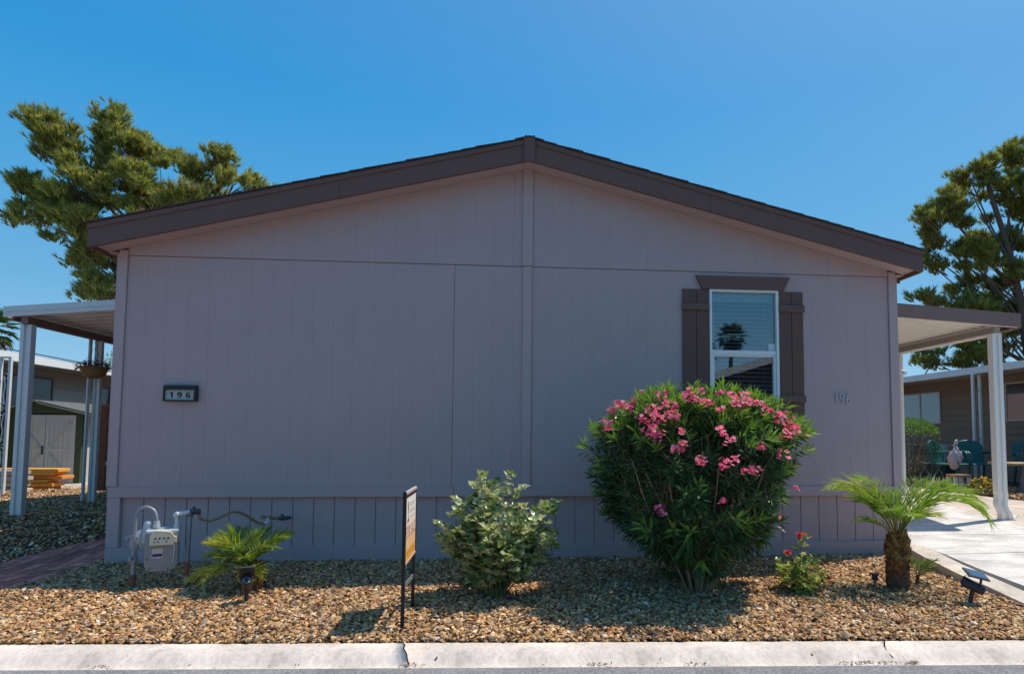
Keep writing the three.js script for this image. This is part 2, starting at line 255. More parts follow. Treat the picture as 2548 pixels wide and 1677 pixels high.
{ // stamped red-brown path on the left
  const stamp = tex(512, (u, v) => { const row = Math.floor(v * 10), fu = (u * 4 + (row % 2) * 0.5) % 1, fv = (v * 10) % 1, j = fu < 0.035 || fv < 0.09 ? 0.55 : 1; const k = (0.75 + 0.4 * (fbm(u, v, 12, 24, 3, 201) - 0.5) + 0.3 * (hash(Math.floor(u * 4 + (row % 2) * 0.5), row, 3) - 0.5)) * j; return [0.88 * k, 0.58 * k, 0.52 * k]; }, true);
  const pts = []; const zz = [-8, -3, -0.6, -0.15, 0.4, 1, 1.6, kerbZ(-4.5) - 0.02], RR = [-4.1, -4.1, -4.12, -4.147, -4.2, -4.28, -4.36, -4.5], zl = [-8, -3, -0.78, -0.43, -0.03, 0.5, 1.2, kerbZ(-6.1) - 0.02], LL = [-4.45, -4.45, -4.51, -4.82, -5.03, -5.3, -5.65, -6.1];
  const p = [], id = [], uv = []; const n = 60; for (let i = 0; i <= n; i++) { const z = lerp(-8, 2.15, i / n), a = interp(z, zl, LL), b = interp(z, zz, RR); for (const [x, dy] of [[a, -0.1], [a, 0.022], [b, 0.022], [b, -0.1]]) { p.push(x, groundY(Math.min(x, -4.1), z) + dy, z); uv.push(z * 0.9, x * 0.9); } }
  for (let i = 0; i < n; i++) for (let j = 0; j < 3; j++) { const a = i * 4 + j; id.push(a, a + 4, a + 1, a + 1, a + 4, a + 5); }
  const g = new THREE.BufferGeometry(); g.setAttribute('position', new THREE.Float32BufferAttribute(p, 3)); g.setAttribute('uv', new THREE.Float32BufferAttribute(uv, 2)); g.setIndex(id); const g2 = g.toNonIndexed(); g2.computeVertexNormals();
  structure('path', g2, mat(1.3, 1.0, 0.92, 0.8, { map: stamp, bumpMap: stamp, bumpScale: 0.012 }));
}
// ---------------------------------------------------------------- the house
const W = 4.064, SL = 0.2451, wallTop = (x) => 4.095 - SL * Math.abs(x);
const house = thing('mobile_home', 'lavender grey house with low gable roof and dark brown fascia', 'house');
const WIN = { x0: 1.965, x1: 2.715, y0: 1.50, y1: 2.848 };
function plank(x0, x1, y0, yl, yr, zf, d, c) { // upright board with eased long edges; its top may slope
  const sec = [[x0, -d], [x0, -c], [x0 + c, 0], [x1 - c, 0], [x1, -c], [x1, -d]].map(([x, z]) => [x, z + zf]);
  const top = (x) => yl + (yr - yl) * (x - x0) / (x1 - x0), p = [], n = sec.length;
  const q = (a, b, c2, d2) => p.push(...a, ...b, ...c2, ...a, ...c2, ...d2);
  for (let i = 0; i < n - 1; i++) { const [xa, za] = sec[i], [xb, zb] = sec[i + 1]; q([xa, y0, za], [xb, y0, zb], [xb, top(xb), zb], [xa, top(xa), za]); }
  q([x0, yl, zf - d], [x0, yl, zf - c], [x1, yr, zf - c], [x1, yr, zf - d]); q([x0, y0, zf - c], [x0, y0, zf - d], [x1, y0, zf - d], [x1, y0, zf - c]);
  const f = (x, z) => [x, top(x), z]; p.push(...f(x0, zf - c), ...f(x0 + c, zf), ...f(x1 - c, zf), ...f(x0, zf - c), ...f(x1 - c, zf), ...f(x1, zf - c));
  const b = (x, z) => [x, y0, z]; p.push(...b(x0, zf - c), ...b(x1 - c, zf), ...b(x0 + c, zf), ...b(x0, zf - c), ...b(x1, zf - c), ...b(x1 - c, zf));
  const g = new THREE.BufferGeometry(); g.setAttribute('position', new THREE.Float32BufferAttribute(p, 3)); g.computeVertexNormals(); return metreUV(g);
}
{
  const P = 0.2032, gap = 0.0005;
  for (let k = 0; k < 40; k++) { // skirt, wall and gable boards
    const a = -3.953 + k * P, b = Math.min(a + P, 3.953);
    part(house, 'skirt_plank', plank(a + 0.003, b - 0.003, 0.12, 0.66, 0.66, -0.028, 0.014, 0.003), M.siding);
  }
  for (let k = -1; k < 40; k++) {
    const ga = Math.max(-3.985, -4.008 + k * P), gb = Math.min(-4.008 + (k + 1) * P, 3.985), J = k === 16 ? 0.0022 : 0, J2 = k === 15 ? 0.0022 : 0, a = Math.max(-3.985, -4.008 + k * P + J), b = Math.min(-4.008 + (k + 1) * P - J2, 3.985); if (b - a < 0.01) continue;
    const pieces = [];
    if (b <= WIN.x0 || a >= WIN.x1) pieces.push([a, b, 0.74, 3.041]);
    else { if (a < WIN.x0) pieces.push([a, WIN.x0, 0.74, 3.041]); if (b > WIN.x1) pieces.push([WIN.x1, b, 0.74, 3.041]); const l = Math.max(a, WIN.x0), r = Math.min(b, WIN.x1); pieces.push([l, r, 0.74, WIN.y0], [l, r, WIN.y1, 3.041]); }
    for (const [x0, x1, y0, y1] of pieces) if (x1 - x0 > 0.01) part(house, 'siding_plank', plank(x0 + gap / 2, x1 - gap / 2, y0, y1, y1, 0, 0.012, 0.0009), M.siding);
    if (a < 0 && b > 0) { part(house, 'gable_plank', plank(a + gap, -0.001, 3.05, wallTop(a), wallTop(0), 0.006, 0.018, 0.002), M.siding); part(house, 'gable_plank', plank(0.001, b - gap, 3.05, wallTop(0), wallTop(b), 0.006, 0.018, 0.002), M.siding); }
    else part(house, 'gable_plank', plank(ga + gap / 2, gb - gap / 2, 3.05, wallTop(ga), wallTop(gb), 0.006, 0.018, 0.0009), M.siding);
  }
  // solid wall behind the boards, with the window hole
  const zb0 = -0.11, zb1 = -0.0125;
  part(house, 'wall', merge([box(-W, W, -0.3, 0.66, zb0, -0.043), box(-W, WIN.x0, 0.66, 3.06, zb0, zb1), box(WIN.x1, W, 0.66, 3.06, zb0, zb1), box(WIN.x0, WIN.x1, 0.66, WIN.y0, zb0, zb1), box(WIN.x0, WIN.x1, WIN.y1, 3.06, zb0, zb1), prism([[-W, 3.06], [W, 3.06], [W, wallTop(W)], [0, wallTop(0)], [-W, wallTop(W)]], zb0, zb1)]), M.siding);
  part(house, 'side_wall', box(-W, -W + 0.1, -0.3, 3.1, -15, -0.112), M.siding); part(house, 'side_wall', box(W - 0.1, W, -0.3, 3.1, -15, -0.112), M.siding);
  part(house, 'back_wall', prism([[-W, -0.3], [W, -0.3], [W, 3.1], [0, 4.09], [-W, 3.1]], -15.12, -15.002), M.siding);
  part(house, 'floor', box(-W + 0.1, W - 0.1, 0.6, 0.75, -14.9, -0.12), M.interior); part(house, 'ceiling', box(-W + 0.1, W - 0.1, 3.0, 3.05, -14.9, -0.12), M.interior); part(house, 'partition', box(-W + 0.1, W - 0.1, 0.752, 2.998, -3.6, -3.5), M.interior);
  // trim boards
  part(house, 'belt_board', box(-W - 0.004, -0.735, 0.648, 0.75, -0.03, 0.02, 0.003), M.sidingH); part(house, 'belt_board', box(-0.731, W + 0.004, 0.65, 0.752, -0.03, 0.02, 0.003), M.sidingH);
  part(house, 'base_board', box(-W - 0.006, 0.274, -0.2, 0.162, -0.03, 0.012, 0.003), M.sidingH); part(house, 'base_board', box(0.28, W + 0.006, -0.2, 0.163, -0.03, 0.011, 0.003), M.sidingH);
  for (const s of [-1, 1]) {
    const X = (a, b) => (s < 0 ? [-b, -a] : [a, b]);
    part(house, 'corner_board', box(...X(3.987, W + 0.002), 0.753, wallTop(W) - 0.004, -0.02, 0.02, 0.003), M.trim);
    part(house, 'corner_board', box(...X(3.95, W + 0.004), 0.164, 0.647, -0.03, 0.014, 0.003), M.trim);
    part(house, 'corner_return', box(...X(W + 0.001, W + 0.02), 0.753, 3.06, -0.095, 0.019, 0.002), M.trim);
  }
  part(house, 'batten', box(-0.053, 0.053, 3.052, 4.093, 0.007, 0.026, 0.003), M.trim); part(house, 'batten', box(-0.045, 0.047, 0.742, 3.046, 0.001, 0.022, 0.003), M.trim);
  // soffit, fascia, ridge block
  const ft = 4.297, fb = 4.072, fx = 4.213;
  const strip = (xa, xb, t, b, z0, z1) => prism([[xa, b - SL * Math.abs(xa)], [xb, b - SL * Math.abs(xb)], [xb, t - SL * Math.abs(xb)], [xa, t - SL * Math.abs(xa)]], z0, z1);
  const mir = (s, a, b) => (s < 0 ? [-b, -a] : [a, b]);
  for (const s of [-1, 1]) {
    for (const [a, b] of [[0.054, 1.883], [1.887, fx - 0.035]]) part(house, 'soffit', strip(...mir(s, a, b), 4.115, 4.097, 0.0, 0.25), M.trim);
    for (const [a, b] of [[0.0, 1.884], [1.887, fx]]) part(house, 'fascia', strip(...mir(s, a, b), ft - 0.005, fb, 0.25, 0.285), M.brown);
    part(house, 'fascia_cap', strip(...mir(s, 0, fx + 0.004), ft, ft - 0.048, 0.2855, 0.297), M.brown);
    part(house, 'eave_fascia', box(...mir(s, fx - 0.03, fx), ft - SL * fx - 0.23, ft - SL * fx - 0.012, -15.2, 0.2495), M.brown);
    part(house, 'eave_soffit', box(...mir(s, W + 0.001, fx - 0.031), 3.062, 3.078, -15.1, -0.001), M.trim);
    part(house, 'eave_soffit_end', box(...mir(s, W + 0.025, fx - 0.031), 3.0, 3.061, -0.1, -0.07), M.brown);
    part(house, 'roof_deck', strip(...mir(s, 0, fx), ft + 0.006, ft - 0.02, -15.2, 0.249), M.brown);
  }
  part(house, 'soffit', box(-0.0535, 0.0535, 4.085, 4.105, 0.027, 0.25), M.trim);
  part(house, 'ridge_block', prism([[-0.055, fb - 0.02], [0.055, fb - 0.02], [0.055, ft + 0.008], [0, ft + 0.024], [-0.055, ft + 0.008]], 0.2975, 0.312), M.brown);
  // shingle courses
  const ca = Math.atan(SL), len = (fx + 0.05) / Math.cos(ca), N = 31, ex = len / N, r = rng(5);
  const course = { 1: new THREE.BoxGeometry(ex + 0.05, 0.011, 15.5), [-1]: new THREE.BoxGeometry(ex + 0.05, 0.011, 15.5) };
  for (const q of [1, -1]) { course[q].translate(-q * (ex + 0.05) / 2, 0, -15.5 / 2); metreUV(course[q]); }
  for (const q of [-1, 1]) for (let k = 0; k < N; k++) {
    const m = part(house, 'shingle_course', course[q], M.shingle), d = len - k * ex;
    m.position.set(q * d * Math.cos(ca), ft + 0.017 - d * Math.sin(ca), 0.309 + (r() - 0.5) * 0.014); m.rotation.z = q * (-ca + 0.035);
  }
  for (let k = 0; k < 30; k++) { const g = prism([[-0.15, ft - 0.0105], [0, ft + 0.027], [0.15, ft - 0.0105], [0.15, ft + 0.001], [0, ft + 0.04], [-0.15, ft + 0.001]], -0.46, 0); const m = part(house, 'ridge_cap', g, M.shingle); m.position.set(0, 0.012, 0.313 - k * 0.45 + (k ? 0.01 : 0)); m.rotation.x = -0.012; }
}
{ // window with blind
  const win = grp(house, 'window'), { x0, x1, y0, y1 } = WIN, F = 0.03, z1 = 0.024, z0 = -0.07, mid = 2.175;
  part(win, 'frame', merge([box(x0 - 0.008, x0 + F - 0.012, y0 - 0.008, y1 + 0.008, z0, z1), box(x1 - F + 0.012, x1 + 0.008, y0 - 0.008, y1 + 0.008, z0, z1), box(x0 + F - 0.012, x1 - F + 0.012, y1 - F + 0.014, y1 + 0.008, z0, z1 - 0.001), box(x0 + F - 0.012, x1 - F + 0.012, y0 - 0.008, y0 + F, z0, z1 - 0.001)]), M.vinyl);
  part(win, 'meeting_rail', box(x0 + F - 0.011, x1 - F + 0.011, mid - 0.024, mid + 0.024, -0.045, 0.012, 0.004), M.vinyl);
  const sx0 = x0 + 0.019, sx1 = x1 - 0.019;
  part(win, 'lower_sash', merge([box(sx0, sx0 + 0.028, y0 + 0.031, mid - 0.0245, -0.04, 0.002), box(sx1 - 0.028, sx1, y0 + 0.031, mid - 0.0245, -0.04, 0.002), box(sx0 + 0.028, sx1 - 0.028, y0 + 0.031, y0 + 0.06, -0.04, 0.001), box(sx0 + 0.028, sx1 - 0.028, mid - 0.044, mid - 0.0245, -0.04, 0.001)]), M.vinyl);
  const gm = new THREE.MeshPhysicalMaterial({ color: C(0.62, 0.68, 0.72), roughness: 0, transmission: 1, thickness: 0, ior: 2.33, specularIntensity: 1 });
  part(win, 'upper_pane', box(sx0, sx1, mid + 0.0245, y1 - 0.017, -0.0205, -0.0165), gm); part(win, 'lower_pane', box(sx0 + 0.0285, sx1 - 0.0285, y0 + 0.0605, mid - 0.0445, -0.0265, -0.0225), gm);
  part(win, 'sticker', box(sx1 - 0.076, sx1 - 0.006, mid + 0.03, mid + 0.104, -0.0162, -0.0152), mat(0.7, 0.7, 0.72, 0.6));
  const blind = grp(house, 'window_blind'), bm = mat(0.82, 0.82, 0.80, 0.5);
  part(blind, 'valance', box(x0 + 0.012, x1 - 0.012, y1 - 0.105, y1 - 0.02, -0.1, -0.088), bm);
  const slat = box(-0.35, 0.35, -0.0016, 0.0016, -0.025, 0.025); 
  for (let k = 0; k < 27; k++) { const m = part(blind, 'slat', slat, bm); m.position.set((x0 + x1) / 2, y1 - 0.135 - k * 0.0462, -0.118); m.rotation.x = 0.38; }
  for (const x of [x0 + 0.075, (x0 + x1) / 2 - 0.02, x1 - 0.11]) part(blind, 'ladder_cord', merge([rod([x, y0 + 0.02, -0.092], [x, y1 - 0.1, -0.092], 0.0013, 5), rod([x + 0.012, y0 + 0.02, -0.143], [x + 0.012, y1 - 0.1, -0.143], 0.0013, 5)]), bm);
  // dark surround
  part(house, 'window_header', prism([[1.878, 2.857], [2.782, 2.857], [2.851, 3.0], [1.807, 2.998]], 0.001, 0.038), M.brown);
  for (const s of [0, 1]) {
    const sh = grp(house, 'shutter'), a = s ? 2.724 : 1.662, b = s ? 3.0 : 1.956, yb = 1.498, yt = s ? 2.845 : 2.852, m = (a + b) / 2 + (s ? 0.006 : 0.004);
    part(sh, 'board', box(a, m - 0.003, yb, yt, 0.0015, 0.02, 0.003), M.brownV); part(sh, 'board', box(m + 0.003, b, yb, yt, 0.0015, 0.02, 0.003), M.brownV); part(sh, 'backing', box(m - 0.004, m + 0.004, yb + 0.002, yt - 0.002, 0.001, 0.01), M.brownV);
    for (const y of [2.625, 1.645]) part(sh, 'cleat', box(a - (s ? -0.003 : 0.008), b + (s ? 0.01 : -0.003), y, y + 0.073, 0.0205, 0.04, 0.003), M.brown);
  }
}
// ---------------------------------------------------------------- numbers on the wall
const font = await new FontLoader().loadAsync('fonts/droid/droid_sans_bold.typeface.json');
function glyph(ch, h, d, sx = 1) { const g = new TextGeometry(ch, { font, size: h, depth: d, curveSegments: 8, bevelEnabled: false }); g.computeBoundingBox(); const b = g.boundingBox; g.translate(-(b.min.x + b.max.x) / 2, 0, 0); g.scale(sx, 1, 1); return g; }
{
  const s = thing('house_number_sign', 'black framed house number plate reading 196 on the left of the wall', 'number sign', [-3.42, 1.67, 0.003]);
  part(s, 'frame', merge([box(-0.157, 0.157, 0.034, 0.08, 0, 0.05, 0.004), box(-0.157, 0.157, -0.08, -0.066, 0, 0.05, 0.004), box(-0.157, -0.144, -0.0665, 0.0345, 0, 0.049), box(0.132, 0.157, -0.0665, 0.0345, 0, 0.049)]), M.black);
  part(s, 'plate', box(-0.1445, 0.1325, -0.067, 0.035, 0.004, 0.03), mat(0.42, 0.43, 0.41, 0.5));
  [['1', -0.089], ['9', -0.008], ['6', 0.073]].forEach(([c, x]) => { const m = part(s, 'digit', glyph(c, 0.058, 0.004, 1.12), M.black); m.position.set(x, -0.045, 0.0302); });
  const n = thing('house_numerals', 'slim raised 196 numerals painted lavender on the right of the wall', 'numerals', [3.437, 1.64, 0.004]);
  const stroke = (pts, closed) => { const c = new THREE.CatmullRomCurve3(pts.map(([x, y]) => V(x, y, 0.007)), closed, 'catmullrom', 0.5); const g = new THREE.TubeGeometry(c, 40, 0.0062, 6, closed); g.scale(1, 1, 1.15); return g; };
  part(n, 'digit', merge([stroke([[-0.086, 0.092], [-0.078, 0.101], [-0.073, 0.108]]), stroke([[-0.073, 0.108], [-0.073, 0.05], [-0.073, 0.0]])]), mat(0.62, 0.56, 0.58, 0.5));
  part(n, 'digit', merge([stroke([[-0.034, 0.08], [-0.03, 0.103], [-0.013, 0.108], [0.003, 0.095], [0.003, 0.066], [-0.012, 0.05], [-0.029, 0.058]], true), stroke([[0.003, 0.085], [0.002, 0.05], [-0.006, 0.02], [-0.016, 0.002]])]), mat(0.62, 0.56, 0.58, 0.5));
  part(n, 'digit', merge([stroke([[0.04, 0.02], [0.047, 0.042], [0.062, 0.05], [0.077, 0.038], [0.077, 0.012], [0.062, 0.0], [0.046, 0.006]], true), stroke([[0.04, 0.02], [0.041, 0.05], [0.051, 0.085], [0.066, 0.108]])]), mat(0.62, 0.56, 0.58, 0.5));
}
{
  const s = thing('security_light', 'small white security light on the right corner of the house', 'security light', [4.086, 1.965, -0.03]);
  part(s, 'base', box(-0.02, 0.012, -0.035, 0.03, -0.02, 0.03, 0.006), M.vinyl);
  part(s, 'arm', rod([0.0, 0.0, 0.02], [0.03, 0.02, 0.06], 0.008), M.vinyl);
  const h = new THREE.LatheGeometry([[0.0, -0.03], [0.016, -0.03], [0.022, -0.01], [0.03, 0.024], [0.026, 0.026], [0.0, 0.012]].map(([x, y]) => new THREE.Vector2(x, y)), 16); h.rotateX(Math.PI / 2 + 0.4); h.rotateY(0.5); h.translate(0.035, 0.022, 0.07); part(s, 'lamp_head', h, M.vinyl);
}
// ---------------------------------------------------------------- patio cover (left) and carport (right)
function panGeo(pitch, L, rib, inv) { // one ribbed metal pan: section in z, y, pushed along x
  const a = pitch * 0.30, b = pitch * 0.14, t = 0.003, top = [[0, 0], [a, 0], [a + b * 0.6, rib], [pitch - b * 0.6 - a * 0.6, rib], [pitch - a * 0.6, 0], [pitch, 0]];
  const poly = [...top.map(([z, y]) => [z, y]), ...top.slice().reverse().map(([z, y]) => [z, y - t])];
  const g = prism(poly, 0, L); g.rotateY(Math.PI / 2); return metreUV(g); // z of the section now runs to -z
}
function flutedPost(h, w = 0.13, d = 0.09) { const s = w * 0.36; return merge([box(-w / 2, -w / 2 + s, 0, h, -d / 2, d / 2, 0.006), box(w / 2 - s, w / 2, 0, h, -d / 2, d / 2, 0.006), box(-w / 2 + s * 0.8, w / 2 - s * 0.8, 0, h, -d / 2 + 0.022, d / 2 - 0.022)]); }
{
  const t = thing('patio_cover', 'narrow white metal patio cover on the left side of the house', 'patio cover');
  const z0 = -1.7, xo = -6.31, xi = -4.085, ys = (x) => 2.683 + (x - xo) * 0.0915;
  part(t, 'front_fascia', prism([[xo, ys(xo)], [xi, ys(xi)], [xi, ys(xi) + 0.125], [xo, ys(xo) + 0.13]], z0, z0 + 0.03), M.whiteMetal);
  part(t, 'fascia_bead', prism([[xo, ys(xo) + 0.055], [xi, ys(xi) + 0.055], [xi, ys(xi) + 0.062], [xo, ys(xo) + 0.062]], z0 + 0.0305, z0 + 0.038), M.whiteMetal);
  part(t, 'end_cap', box(xo - 0.03, xo - 0.001, ys(xo) - 0.002, ys(xo) + 0.132, z0 - 0.06, z0 + 0.034), M.whiteMetal);
  const pan = panGeo(0.2155, xi - xo - 0.02, 0.038), ang = Math.atan(0.0915);
  for (let k = 0; k < 46; k++) { const m = part(t, 'roof_pan', pan, M.whiteMetal); m.position.set(xo + 0.02, ys(xo + 0.02) + 0.03, z0 - 0.002 - k * 0.2155); m.rotation.z = ang; }
  part(t, 'gutter', box(xo - 0.028, xo + 0.02, 2.655, 2.722, -11.6, z0 - 0.062), M.carportBrown);  // white gutter; the brown colour stands in for the shade on it
  part(t, 'beam', box(-6.16, -6.08, 2.605, 2.70, -11.6, z0 - 0.004, 0.004), M.carportBrown);  // white beam too, its shade put into the colour as brown
  for (const [z, w] of [[-1.78, 0.13], [-3.2, 0.095]]) { const y = groundY(-6.12, z), m = part(t, 'post', flutedPost(2.604 - y + 0.02, w, w * 0.7), M.whiteMetal); m.position.set(-6.12, y - 0.02, z); const b = part(t, 'post_base', box(-0.1, 0.1, 0, 0.03, -0.09, 0.09, 0.004), mat(0.12, 0.05, 0.035, 0.9)); b.position.set(-6.12, y - 0.012, z); }
  part(t, 'downspout', box(-6.215, -6.19, 0.3, 2.64, -3.16, -3.1, 0.006), M.whiteMetal);
}
{
  const t = thing('carport', 'carport with brown fascia and ribbed cream roof beside the driveway', 'carport');
  const z0 = -1.0, xo = 6.405, xi = 4.085, ys = (x) => 2.702 + (xo - x) * 0.0585;
  part(t, 'front_fascia', prism([[xi, ys(xi)], [xo, ys(xo)], [xo, ys(xo) + 0.175], [xi, ys(xi) + 0.172]], z0, z0 + 0.025), M.carportBrown);
  part(t, 'fascia_lip', prism([[xi, ys(xi) - 0.004], [xo, ys(xo) - 0.004], [xo, ys(xo) + 0.006], [xi, ys(xi) + 0.006]], z0 - 0.04, z0 - 0.001), M.creamMetal);
  const pan = panGeo(0.148, xo - xi - 0.03, 0.045), ang = -Math.atan(0.0585);
  for (let k = 0; k < 52; k++) { const m = part(t, 'roof_pan', pan, M.creamMetal); m.position.set(xi + 0.002, ys(xi) + 0.03, z0 - 0.006 - k * 0.148); m.rotation.z = ang; }
  part(t, 'gutter', box(xo - 0.02, xo + 0.012, 2.69, 2.85, -8.6, z0 - 0.001), M.carportBrown);
  part(t, 'gutter_floor', box(xo - 0.11, xo - 0.021, 2.672, 2.69, -8.6, z0 - 0.041), M.carportBrown);
  part(t, 'beam', merge([box(6.09, 6.17, 2.63, 2.715, -8.6, z0 - 0.045, 0.004)]), mat(0.34, 0.28, 0.24, 0.6)); part(t, 'beam_lip', box(6.07, 6.19, 2.608, 2.629, -8.6, z0 - 0.046, 0.003), M.creamMetal);
  // the front post: straight above, dented and kicked out at the foot
  const bend = (g) => { const p = g.attributes.position; for (let i = 0; i < p.count; i++) { const y = p.getY(i), k = clamp((0.42 - y) / 0.42, 0, 1), q = k * k; const crush = 1 + 0.35 * smooth(k, 0.72, 1); p.setX(i, p.getX(i) * crush + 0.055 * q * k + 0.012 * Math.sin(y * 26) * smooth(k, 0, 0.3)); p.setZ(i, p.getZ(i) * (1 - 0.2 * smooth(k, 0.5, 1)) + 0.01 * Math.sin(y * 19) * smooth(k, 0, 0.4)); } g.computeVertexNormals(); return g; };
  const fine = (x0, x1, za, zb, h) => { const g = new THREE.BoxGeometry(x1 - x0, h, zb - za, 3, 60, 2); g.translate((x0 + x1) / 2, h / 2, (za + zb) / 2); return g; };
  const h1 = 2.607 - 0.232; const m1 = part(t, 'post', bend(merge([fine(-0.065, -0.018, -0.045, 0.045, h1), fine(0.018, 0.065, -0.045, 0.045, h1), fine(-0.022, 0.022, -0.025, 0.025, h1)])), M.creamMetal); m1.position.set(6.13, 0.232, -1.1);
  const fl = new THREE.BoxGeometry(0.1, 0.012, 0.1, 6, 1, 2); { const p = fl.attributes.position; for (let i = 0; i < p.count; i++) { const k = clamp((p.getX(i) + 0.05) / 0.1, 0, 1); p.setY(i, p.getY(i) + 0.05 * k * k); } fl.computeVertexNormals(); } const f1 = part(t, 'post_flare', fl, M.creamMetal); f1.position.set(6.285, 0.25, -1.1); f1.rotation.z = 0.1;
  const y2 = driveY(-3.2), m2 = part(t, 'post', flutedPost(2.607 - y2, 0.12, 0.09), M.creamMetal); m2.position.set(6.13, y2, -3.16);
  const m3 = part(t, 'post', flutedPost(2.607 - y2, 0.12, 0.09), M.creamMetal); m3.position.set(6.13, y2 - 0.01, -6.4);
}
// ---------------------------------------------------------------- gas meter
{
  const t = thing('gas_meter', 'grey gas meter with gooseneck pipe and brown line to the house skirt', 'gas meter');
  const grey = mat(0.28, 0.31, 0.33, 0.5, { metalness: 0.25, map: paintTone }), pale = mat(0.5, 0.54, 0.56, 0.45, { metalness: 0.2 }), dark = mat(0.06, 0.07, 0.075, 0.5), rust = mat(0.24, 0.115, 0.075, 0.9, { bumpMap: grainH, bumpScale: 0.004 }), cream = mat(0.66, 0.60, 0.44, 0.5), brownPipe = mat(0.30, 0.19, 0.10, 0.6), zinc = mat(0.2, 0.23, 0.25, 0.45, { metalness: 0.4 });
  const Z = 0.97, y0 = groundY(-3.29, Z);
  part(t, 'riser', merge([rod([-3.288, y0 - 0.05, Z], [-3.288, 0.09, Z], 0.024, 14), rod([-3.288, 0.085, Z], [-3.288, 0.105, Z], 0.028, 14)]), rust);
  part(t, 'riser_pipe', merge([rod([-3.288, 0.1, Z], [-3.286, 0.34, Z], 0.019, 14), rod([-3.287, 0.2, Z], [-3.287, 0.235, Z], 0.028, 8)]), grey);
  part(t, 'stop_valve', merge([new THREE.SphereGeometry(0.031, 14, 10).translate(-3.287, 0.222, Z), rod([-3.287, 0.24, Z + 0.01], [-3.287, 0.245, Z + 0.055], 0.013, 10), box(-3.297, -3.277, 0.225, 0.262, Z + 0.05, Z + 0.064, 0.003), rod([-3.32, 0.25, Z], [-3.26, 0.25, Z], 0.012, 8)]), grey);
  part(t, 'regulator', merge([rod([-3.288, 0.33, Z], [-3.288, 0.43, Z], 0.033, 14), rod([-3.345, 0.4, Z], [-3.29, 0.4, Z], 0.012, 10), new THREE.SphereGeometry(0.022, 12, 8).translate(-3.345, 0.4, Z), box(-3.262, -3.25, 0.31, 0.42, Z + 0.01, Z + 0.032, 0.003)]), grey);
  const disc = new THREE.CylinderGeometry(0.078, 0.078, 0.03, 24); disc.rotateX(Math.PI / 2); disc.rotateY(0.7); disc.translate(-3.222, 0.4, Z - 0.03); const dome = new THREE.SphereGeometry(0.06, 18, 10); dome.scale(1, 1, 0.6); dome.rotateY(0.7); dome.translate(-3.212, 0.4, Z - 0.05);
  part(t, 'regulator_disc', merge([disc, dome, rod([-3.222, 0.36, Z - 0.03], [-3.205, 0.51, Z - 0.04], 0.034, 14), new THREE.SphereGeometry(0.034, 12, 8).translate(-3.205, 0.51, Z - 0.04)]), pale);
  part(t, 'gooseneck', tube([[-3.287, 0.42, Z], [-3.287, 0.5, Z], [-3.285, 0.58, Z], [-3.264, 0.633, Z], [-3.205, 0.66, Z], [-3.147, 0.635, Z], [-3.122, 0.58, Z], [-3.117, 0.5, Z]], 0.0135, 48, 12), grey);
  part(t, 'inlet_nut', merge([rod([-3.117, 0.492, Z], [-3.117, 0.52, Z], 0.028, 6), rod([-3.117, 0.515, Z], [-3.117, 0.545, Z], 0.022, 6)]), pale);
  // body: rounded bottom, turned a little to the left
  const shape = (w, h, rb, rt) => { const s = new THREE.Shape(); s.moveTo(-w, h - rt); s.quadraticCurveTo(-w, h, -w + rt, h); s.lineTo(w - rt, h); s.quadraticCurveTo(w, h, w, h - rt); s.lineTo(w, rb); s.quadraticCurveTo(w, 0, w - rb, 0); s.lineTo(-w + rb, 0); s.quadraticCurveTo(-w, 0, -w, rb); return s; };
  const body = grp(t, 'meter_body'); body.position.set(-3.075, 0.148, Z - 0.02); body.rotation.y = 0.42;
  part(body, 'case', new THREE.ExtrudeGeometry(shape(0.112, 0.3, 0.07, 0.02), { depth: 0.17, bevelEnabled: true, bevelSize: 0.006, bevelThickness: 0.006, bevelSegments: 2, curveSegments: 8 }).translate(0, 0, -0.085), grey);
  part(body, 'flange', new THREE.ExtrudeGeometry(shape(0.122, 0.312, 0.075, 0.02), { depth: 0.012, bevelEnabled: false, curveSegments: 8 }).translate(0, -0.006, 0.05), grey);
  part(body, 'lid', merge([box(-0.118, 0.118, 0.303, 0.332, -0.092, 0.095, 0.01), box(-0.05, 0.05, 0.332, 0.342, -0.06, 0.02, 0.004)]), pale);
  part(body, 'rib', merge([tube([[0.119, 0.05, 0.0], [0.122, 0.16, 0.0], [0.12, 0.21, 0.02], [0.117, 0.225, 0.06]], 0.007, 20, 6), tube([[0.119, 0.05, -0.07], [0.122, 0.16, -0.07], [0.12, 0.21, -0.05]], 0.007, 20, 6), tube([[0.085, 0.06, 0.098], [0.09, 0.18, 0.1], [0.08, 0.212, 0.1], [0.03, 0.22, 0.1]], 0.005, 20, 6)]), pale);
  part(body, 'index_box', merge([prism([[-0.085, 0.215], [0.085, 0.215], [0.085, 0.285], [0.06, 0.32], [-0.05, 0.335], [-0.085, 0.29]], 0.0925, 0.14), box(0.086, 0.105, 0.228, 0.28, 0.1, 0.13, 0.004)]), cream);
  [-0.045, -0.015, 0.015, 0.045].forEach((x) => { const m = part(body, 'dial', new THREE.CylinderGeometry(0.0085, 0.0085, 0.003, 12).rotateX(Math.PI / 2), dark); m.position.set(x, 0.27, 0.1405); });
  [-0.05, -0.025, 0.035].forEach((x) => { const m = part(body, 'dial', new THREE.CylinderGeometry(0.006, 0.006, 0.003, 12).rotateX(Math.PI / 2), dark); m.position.set(x, 0.242, 0.1405); });
  part(body, 'tag', box(-0.068, 0.01, 0.105, 0.185, 0.092, 0.0945), mat(0.62, 0.52, 0.5, 0.6)); part(body, 'tag_band', box(-0.064, 0.006, 0.117, 0.14, 0.0946, 0.0955), mat(0.02, 0.03, 0.16, 0.5));
